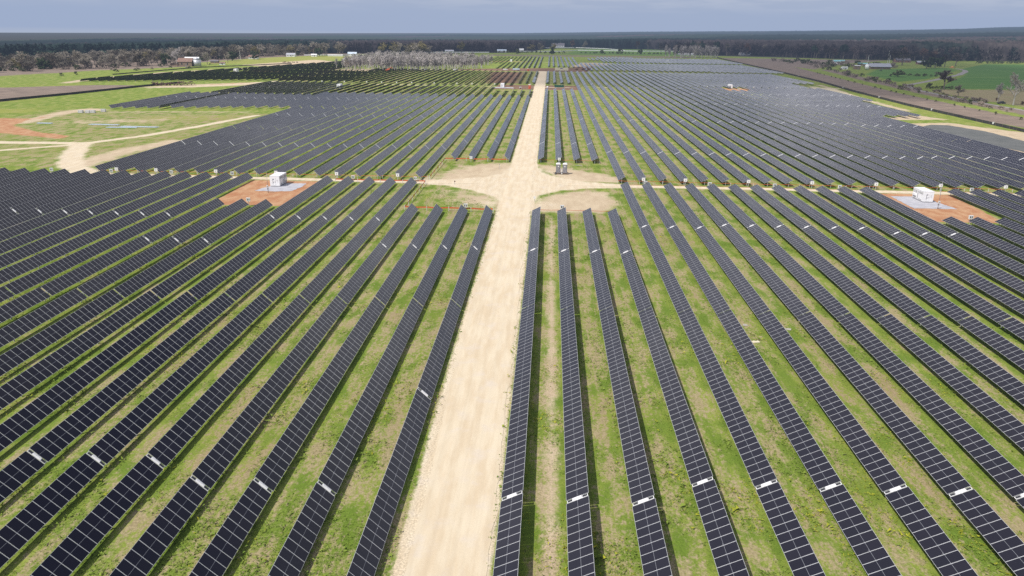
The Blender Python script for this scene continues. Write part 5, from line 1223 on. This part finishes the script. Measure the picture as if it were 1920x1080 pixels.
kind = lat(X, Y, 420, 8) * .7 + lat(X, Y, 130, 9) * .4 + KB(R, TH) - .16 * np.clip((R - 2200) / 2500, 0, 1)     # stands of pine against bare hardwood
front_r = front(TH)
far = np.clip((R - 1500) / 6500, 0, 1)
pale = np.clip((lat(X * .5, Y * 1.6, 1300, 21) - .42) * 5, 0, 1) * np.interp(TH, [-.7, -.2, .1], [1, .8, .25]) * np.clip((R - 2100) / 400, 0, 1)  # sunlit bands of far forest at left, painted in as paler canopy
attr = np.stack([kind, far, pale, np.ones(R.size)], 1)
def canopy_mat():
    t = NT('forest_canopy'); a = t.n('ShaderNodeAttribute', attribute_name='stand'); s = t.n('ShaderNodeSeparateColor'); t.l(a.outputs['Color'], s.inputs[0]); p = t.pos()
    n1 = t.noise(p, 0.08, 3, 0.7); n2 = t.noise(p, 0.012, 3)
    pine = t.mix(t.ramp(n1, 0.3, 0.7), (0.012, 0.023, 0.022), (0.034, 0.050, 0.040))
    pine = t.mix(t.math('MULTIPLY', s.outputs[2], 0.55), pine, (0.070, 0.092, 0.050))  # sunlight on the far bands put into the pine colour
    hard = t.mix(t.ramp(n1, 0.3, 0.7), (0.046, 0.040, 0.042), (0.090, 0.076, 0.072))
    k = t.math('ADD', s.outputs[0], t.math('MULTIPLY', t.math('SUBTRACT', n2, 0.5), 0.3))
    t.l(t.mix(t.ramp(k, 0.58, 0.70), pine, hard), t.b.inputs['Base Color']); t.b.inputs['Roughness'].default_value = 1.0; t.b.inputs['Specular IOR Level'].default_value = 0.0; return t.m
M['canopy'] = canopy_mat()
o = obj('distant_forest', np_mesh('distant_forest', np.stack([X, Y, Z], 1), np.stack([ii, ii + 1, ii + NT_ + 1, ii + NT_], 1), M['canopy'], attr={'stand': attr}))
tag(o, 'dark pine and bare hardwood forest reaching to the horizon', 'forest', None, 'stuff')
# crowns that break the front edge of the forest
base = []
for q in range(4):
    rg = np.random.default_rng(70 + q); n = 70; zc = rg.random(n); a = rg.random(n) * 6.283; rad = (0.30 * (1.05 - zc) + .05) if q < 3 else .30 * np.sqrt(np.clip(1 - ((zc - .5) / .55) ** 2, .1, 1))
    c = np.stack([rad * np.cos(a), rad * np.sin(a), .25 + zc * .75], 1); tri = c[:, None, :] + rg.normal(size=(n, 3, 3)) * np.array([.10, .10, .07]); base.append(tri)
N = 4200; thn = RNG.uniform(TH0 + .02, TH1 - .02, N); rn = front(thn) - 25 + RNG.random(N) ** 1.6 * 330; xn, yn = rn * np.sin(thn), rn * np.cos(thn)
zb = land(xn, yn); ztop = np.maximum(canopy(rn, thn, xn, yn), zb + 17); hh = RNG.uniform(15, 24, N); ang = RNG.random(N) * 6.28; V = []; AT = []
kd = lat(xn, yn, 420, 8) * .7 + lat(xn, yn, 130, 9) * .4 + RNG.normal(size=N) * .07 + KB(rn, thn)
for q in range(4):
    m = np.arange(N) % 4 == q; b = base[q]; nb = b.shape[0]; c, s = np.cos(ang[m])[:, None, None], np.sin(ang[m])[:, None, None]
    bx, by = b[None, :, :, 0], b[None, :, :, 1]; w = hh[m][:, None, None] * .62
    zz_ = np.minimum(ztop[m] - zb[m] + 2, hh[m])[:, None, None]; zq = zb[m][:, None, None]
    P = np.stack([xn[m][:, None, None] + (bx * c - by * s) * w, yn[m][:, None, None] + (bx * s + by * c) * w, zq + b[None, :, :, 2] * zz_], 3)
    V.append(P.reshape(-1, 3)); A = np.zeros((m.sum(), nb * 3, 4)); A[:, :, 0] = kd[m][:, None]; A[:, :, 3] = 1; AT.append(A.reshape(-1, 4))
V = np.concatenate(V); F = np.arange(len(V)).reshape(-1, 3)
o = obj('forest_edge', np_mesh('forest_edge', V, F, M['canopy'], attr={'stand': np.concatenate(AT)}))
tag(o, 'mixed dark tree crowns along the near edge of the distant forest', 'forest', None, 'stuff')

# ------------------------------------------------------------------ weeds and yellow flowering tufts between the rows
def weed_mat():
    t = NT('weed_leaves'); a = t.n('ShaderNodeAttribute', attribute_name='tone'); s = t.n('ShaderNodeSeparateColor'); t.l(a.outputs['Color'], s.inputs[0])
    g = t.mix(s.outputs[0], (0.120, 0.190, 0.028), (0.240, 0.310, 0.055)); t.l(t.mix(s.outputs[1], g, (0.42, 0.40, 0.03)), t.b.inputs['Base Color'])
    t.b.inputs['Roughness'].default_value = 0.9; t.b.inputs['Specular IOR Level'].default_value = 0.1; return t.m
M['weed'] = weed_mat()
def weeds():
    n = 300000; y = 40 + RNG.random(n) ** 1.25 * 215; x = RNG.uniform(-1, 1, n) * (30 + y * .62); ok = np.ones(n, bool)
    dens = lat(x, y, 7, 31) * .55 + lat(x, y * .6, 2.2, 32) * .6 + (np.abs(((np.where(x > -8, x + 2.47, x + 14.05)) / PITCH + .5) % 1 - .5) < .26) * .18
    ok &= dens > .50 + .12 * RNG.random(n)
    road = (x > -12.4 + RNG.normal(size=n) * .25) & (x < -3.5 + RNG.normal(size=n) * .25); ok &= ~road
    for P in ([(-41, 215), (-24, 206), (-13, 183), (16, 183), (20, 214), (150, 215), (150, 224), (24, 224), (20, 240), (-2, 258), (-20, 258), (-40, 224), (-150, 224), (-150, 215)], [(-88, 183), (-64, 183), (-64, 218), (-88, 218)], [(92, 182), (116, 182), (116, 218), (92, 218)], [(-400, 225), (-139, 225), (-139, 400), (-400, 400)], [(178, 225), (400, 225), (400, 400), (178, 400)]):
        ok &= sdf_poly(P, x, y) > 0
    # a fringe of weeds on both road shoulders
    m = 1500; ye = 45 + RNG.random(m) * 140; xe = np.where(RNG.random(m) < .5, -12.7, -3.75) + RNG.normal(size=m) * .32
    x = np.concatenate([x[ok], xe]); y = np.concatenate([y[ok], ye]); n = len(x)
    sz = RNG.uniform(.05, .15, n) * (.6 + lat(x, y, 5, 33)) * np.where(RNG.random(n) < .10, 2.0, 1.0); yel = (lat(x, y, 9, 34) + RNG.normal(size=n) * .12 > .62) * RNG.uniform(.25, .9, n); tone = RNG.random(n) * .7 + lat(x, y, 12, 35) * .3
    K = 4; a = RNG.random((n, K)) * 6.283; r = sz[:, None] * RNG.uniform(.2, 1.1, (n, K)); cx, cy = x[:, None] + r * np.cos(a), y[:, None] + r * np.sin(a); cz = sz[:, None] * RNG.uniform(.25, 1.1, (n, K))
    P = np.stack([cx, cy, cz], 2)[:, :, None, :] + RNG.normal(size=(n, K, 3, 3)) * (sz[:, None, None, None] * np.array([.42, .42, .25])); P[..., 2] = np.maximum(P[..., 2], 0.01)
    V = P.reshape(-1, 3); A = np.zeros((n, K, 3, 4)); A[..., 0] = tone[:, None, None]; A[..., 1] = (yel[:, None] * (RNG.random((n, K)) < .5))[:, :, None]; A[..., 3] = 1
    o = obj('weeds', np_mesh('weeds', V, np.arange(len(V)).reshape(-1, 3), M['weed'], attr={'tone': A.reshape(-1, 4)}))
    tag(o, 'low green weeds and yellow flowering tufts between the panel rows', 'weeds', None, 'stuff')
weeds()

# ------------------------------------------------------------------ a broken cloud deck over the far side (it shades the woods and the right-hand fields)
def cloud():
    h = 700.0; ox, oy = -0.51 * h, -0.58 * h
    SH = [(-60, 640), (20, 612), (120, 660), (190, 610), (235, 545), (300, 470), (520, 420), (1500, 500), (2600, 1800), (3000, 3600), (1200, 4200), (300, 2700), (-600, 2400), (-1700, 3300), (-2600, 2600), (-1500, 1620), (-700, 1500), (-330, 1420), (-60, 1290), (-40, 1000), (-80, 880)]
    cx = np.arange(-3000, 3300, 25.0); cy = np.arange(380, 4400, 25.0); A, B = np.meshgrid(cx, cy); a, b = A.ravel(), B.ravel()
    d = sdf_poly(SH, a, b) + (lat(a, b, 120, 41) - .5) * 70 + (lat(a, b, 45, 42) - .5) * 26
    den = np.clip(.5 - d / 60, 0, 1) * np.clip(.55 + lat(a, b, 260, 43) * .8, 0, 1)
    den *= 1 - .80 * np.clip((a - 600) / 120, 0, 1) * np.clip((2600 - b) / 300, 0, 1)  # deck shaped thinner here to darken its reflection in the left panels
    z = h + (lat(a, b, 200, 44) - .5) * 60
    nx_, ny_ = len(cx), len(cy); ii = (np.arange(ny_ - 1)[:, None] * nx_ + np.arange(nx_ - 1)[None]).ravel(); F = np.stack([ii, ii + 1, ii + nx_ + 1, ii + nx_], 1)
    F = F[(den[F] > 0).any(1)]
    t = NT('cloud_vapour'); at = t.n('ShaderNodeAttribute', attribute_name='dens'); s = t.n('ShaderNodeSeparateColor'); t.l(at.outputs['Color'], s.inputs[0])
    tr = t.n('ShaderNodeBsdfTransparent'); tl = t.n('ShaderNodeBsdfTranslucent'); tl.inputs['Color'].default_value = (.92, .93, .95, 1); mxs = t.n('ShaderNodeMixShader')
    t.l(t.math('MULTIPLY', s.outputs[0], 0.72), mxs.inputs[0]); t.l(tr.outputs[0], mxs.inputs[1]); t.l(tl.outputs[0], mxs.inputs[2]); t.l(mxs.outputs[0], t.out.inputs[0])
    V = np.stack([a + ox, b + oy, z], 1); used = np.unique(F); re = np.full(len(V), -1); re[used] = np.arange(len(used))
    o = obj('cloud', np_mesh('cloud', V[used], re[F], t.m, attr={'dens': np.stack([den, den, den, np.ones_like(den)], 1)[used]}, smooth=True)); o['kind'] = 'structure'
cloud()

# ------------------------------------------------------------------ thin haze over the land, a self-glowing volume imitating light scattered in the air
mb = MB(); mb.box(0, 6500, -2, 30000, 13600, 322); hz_o = obj('haze', mb.mesh('haze', M['white']))
hm_ = bpy.data.materials.new('haze'); hm_.use_nodes = True; ht = hm_.node_tree; ht.nodes.clear()
ho = ht.nodes.new('ShaderNodeOutputMaterial'); va = ht.nodes.new('ShaderNodeVolumeAbsorption'); ve = ht.nodes.new('ShaderNodeEmission'); vs = ht.nodes.new('ShaderNodeAddShader')
HZ = 8.0e-5   # absorption and emission per metre, the emission standing in for scattered daylight
va.inputs['Color'].default_value = (0, 0, 0, 1); va.inputs['Density'].default_value = HZ
ve.inputs['Color'].default_value = (0.305, 0.395, 0.59, 1); ve.inputs['Strength'].default_value = HZ
ht.links.new(va.outputs[0], vs.inputs[0]); ht.links.new(ve.outputs[0], vs.inputs[1]); ht.links.new(vs.outputs[0], ho.inputs['Volume'])
hz_o.data.materials[0] = hm_; hz_o['kind'] = 'structure'
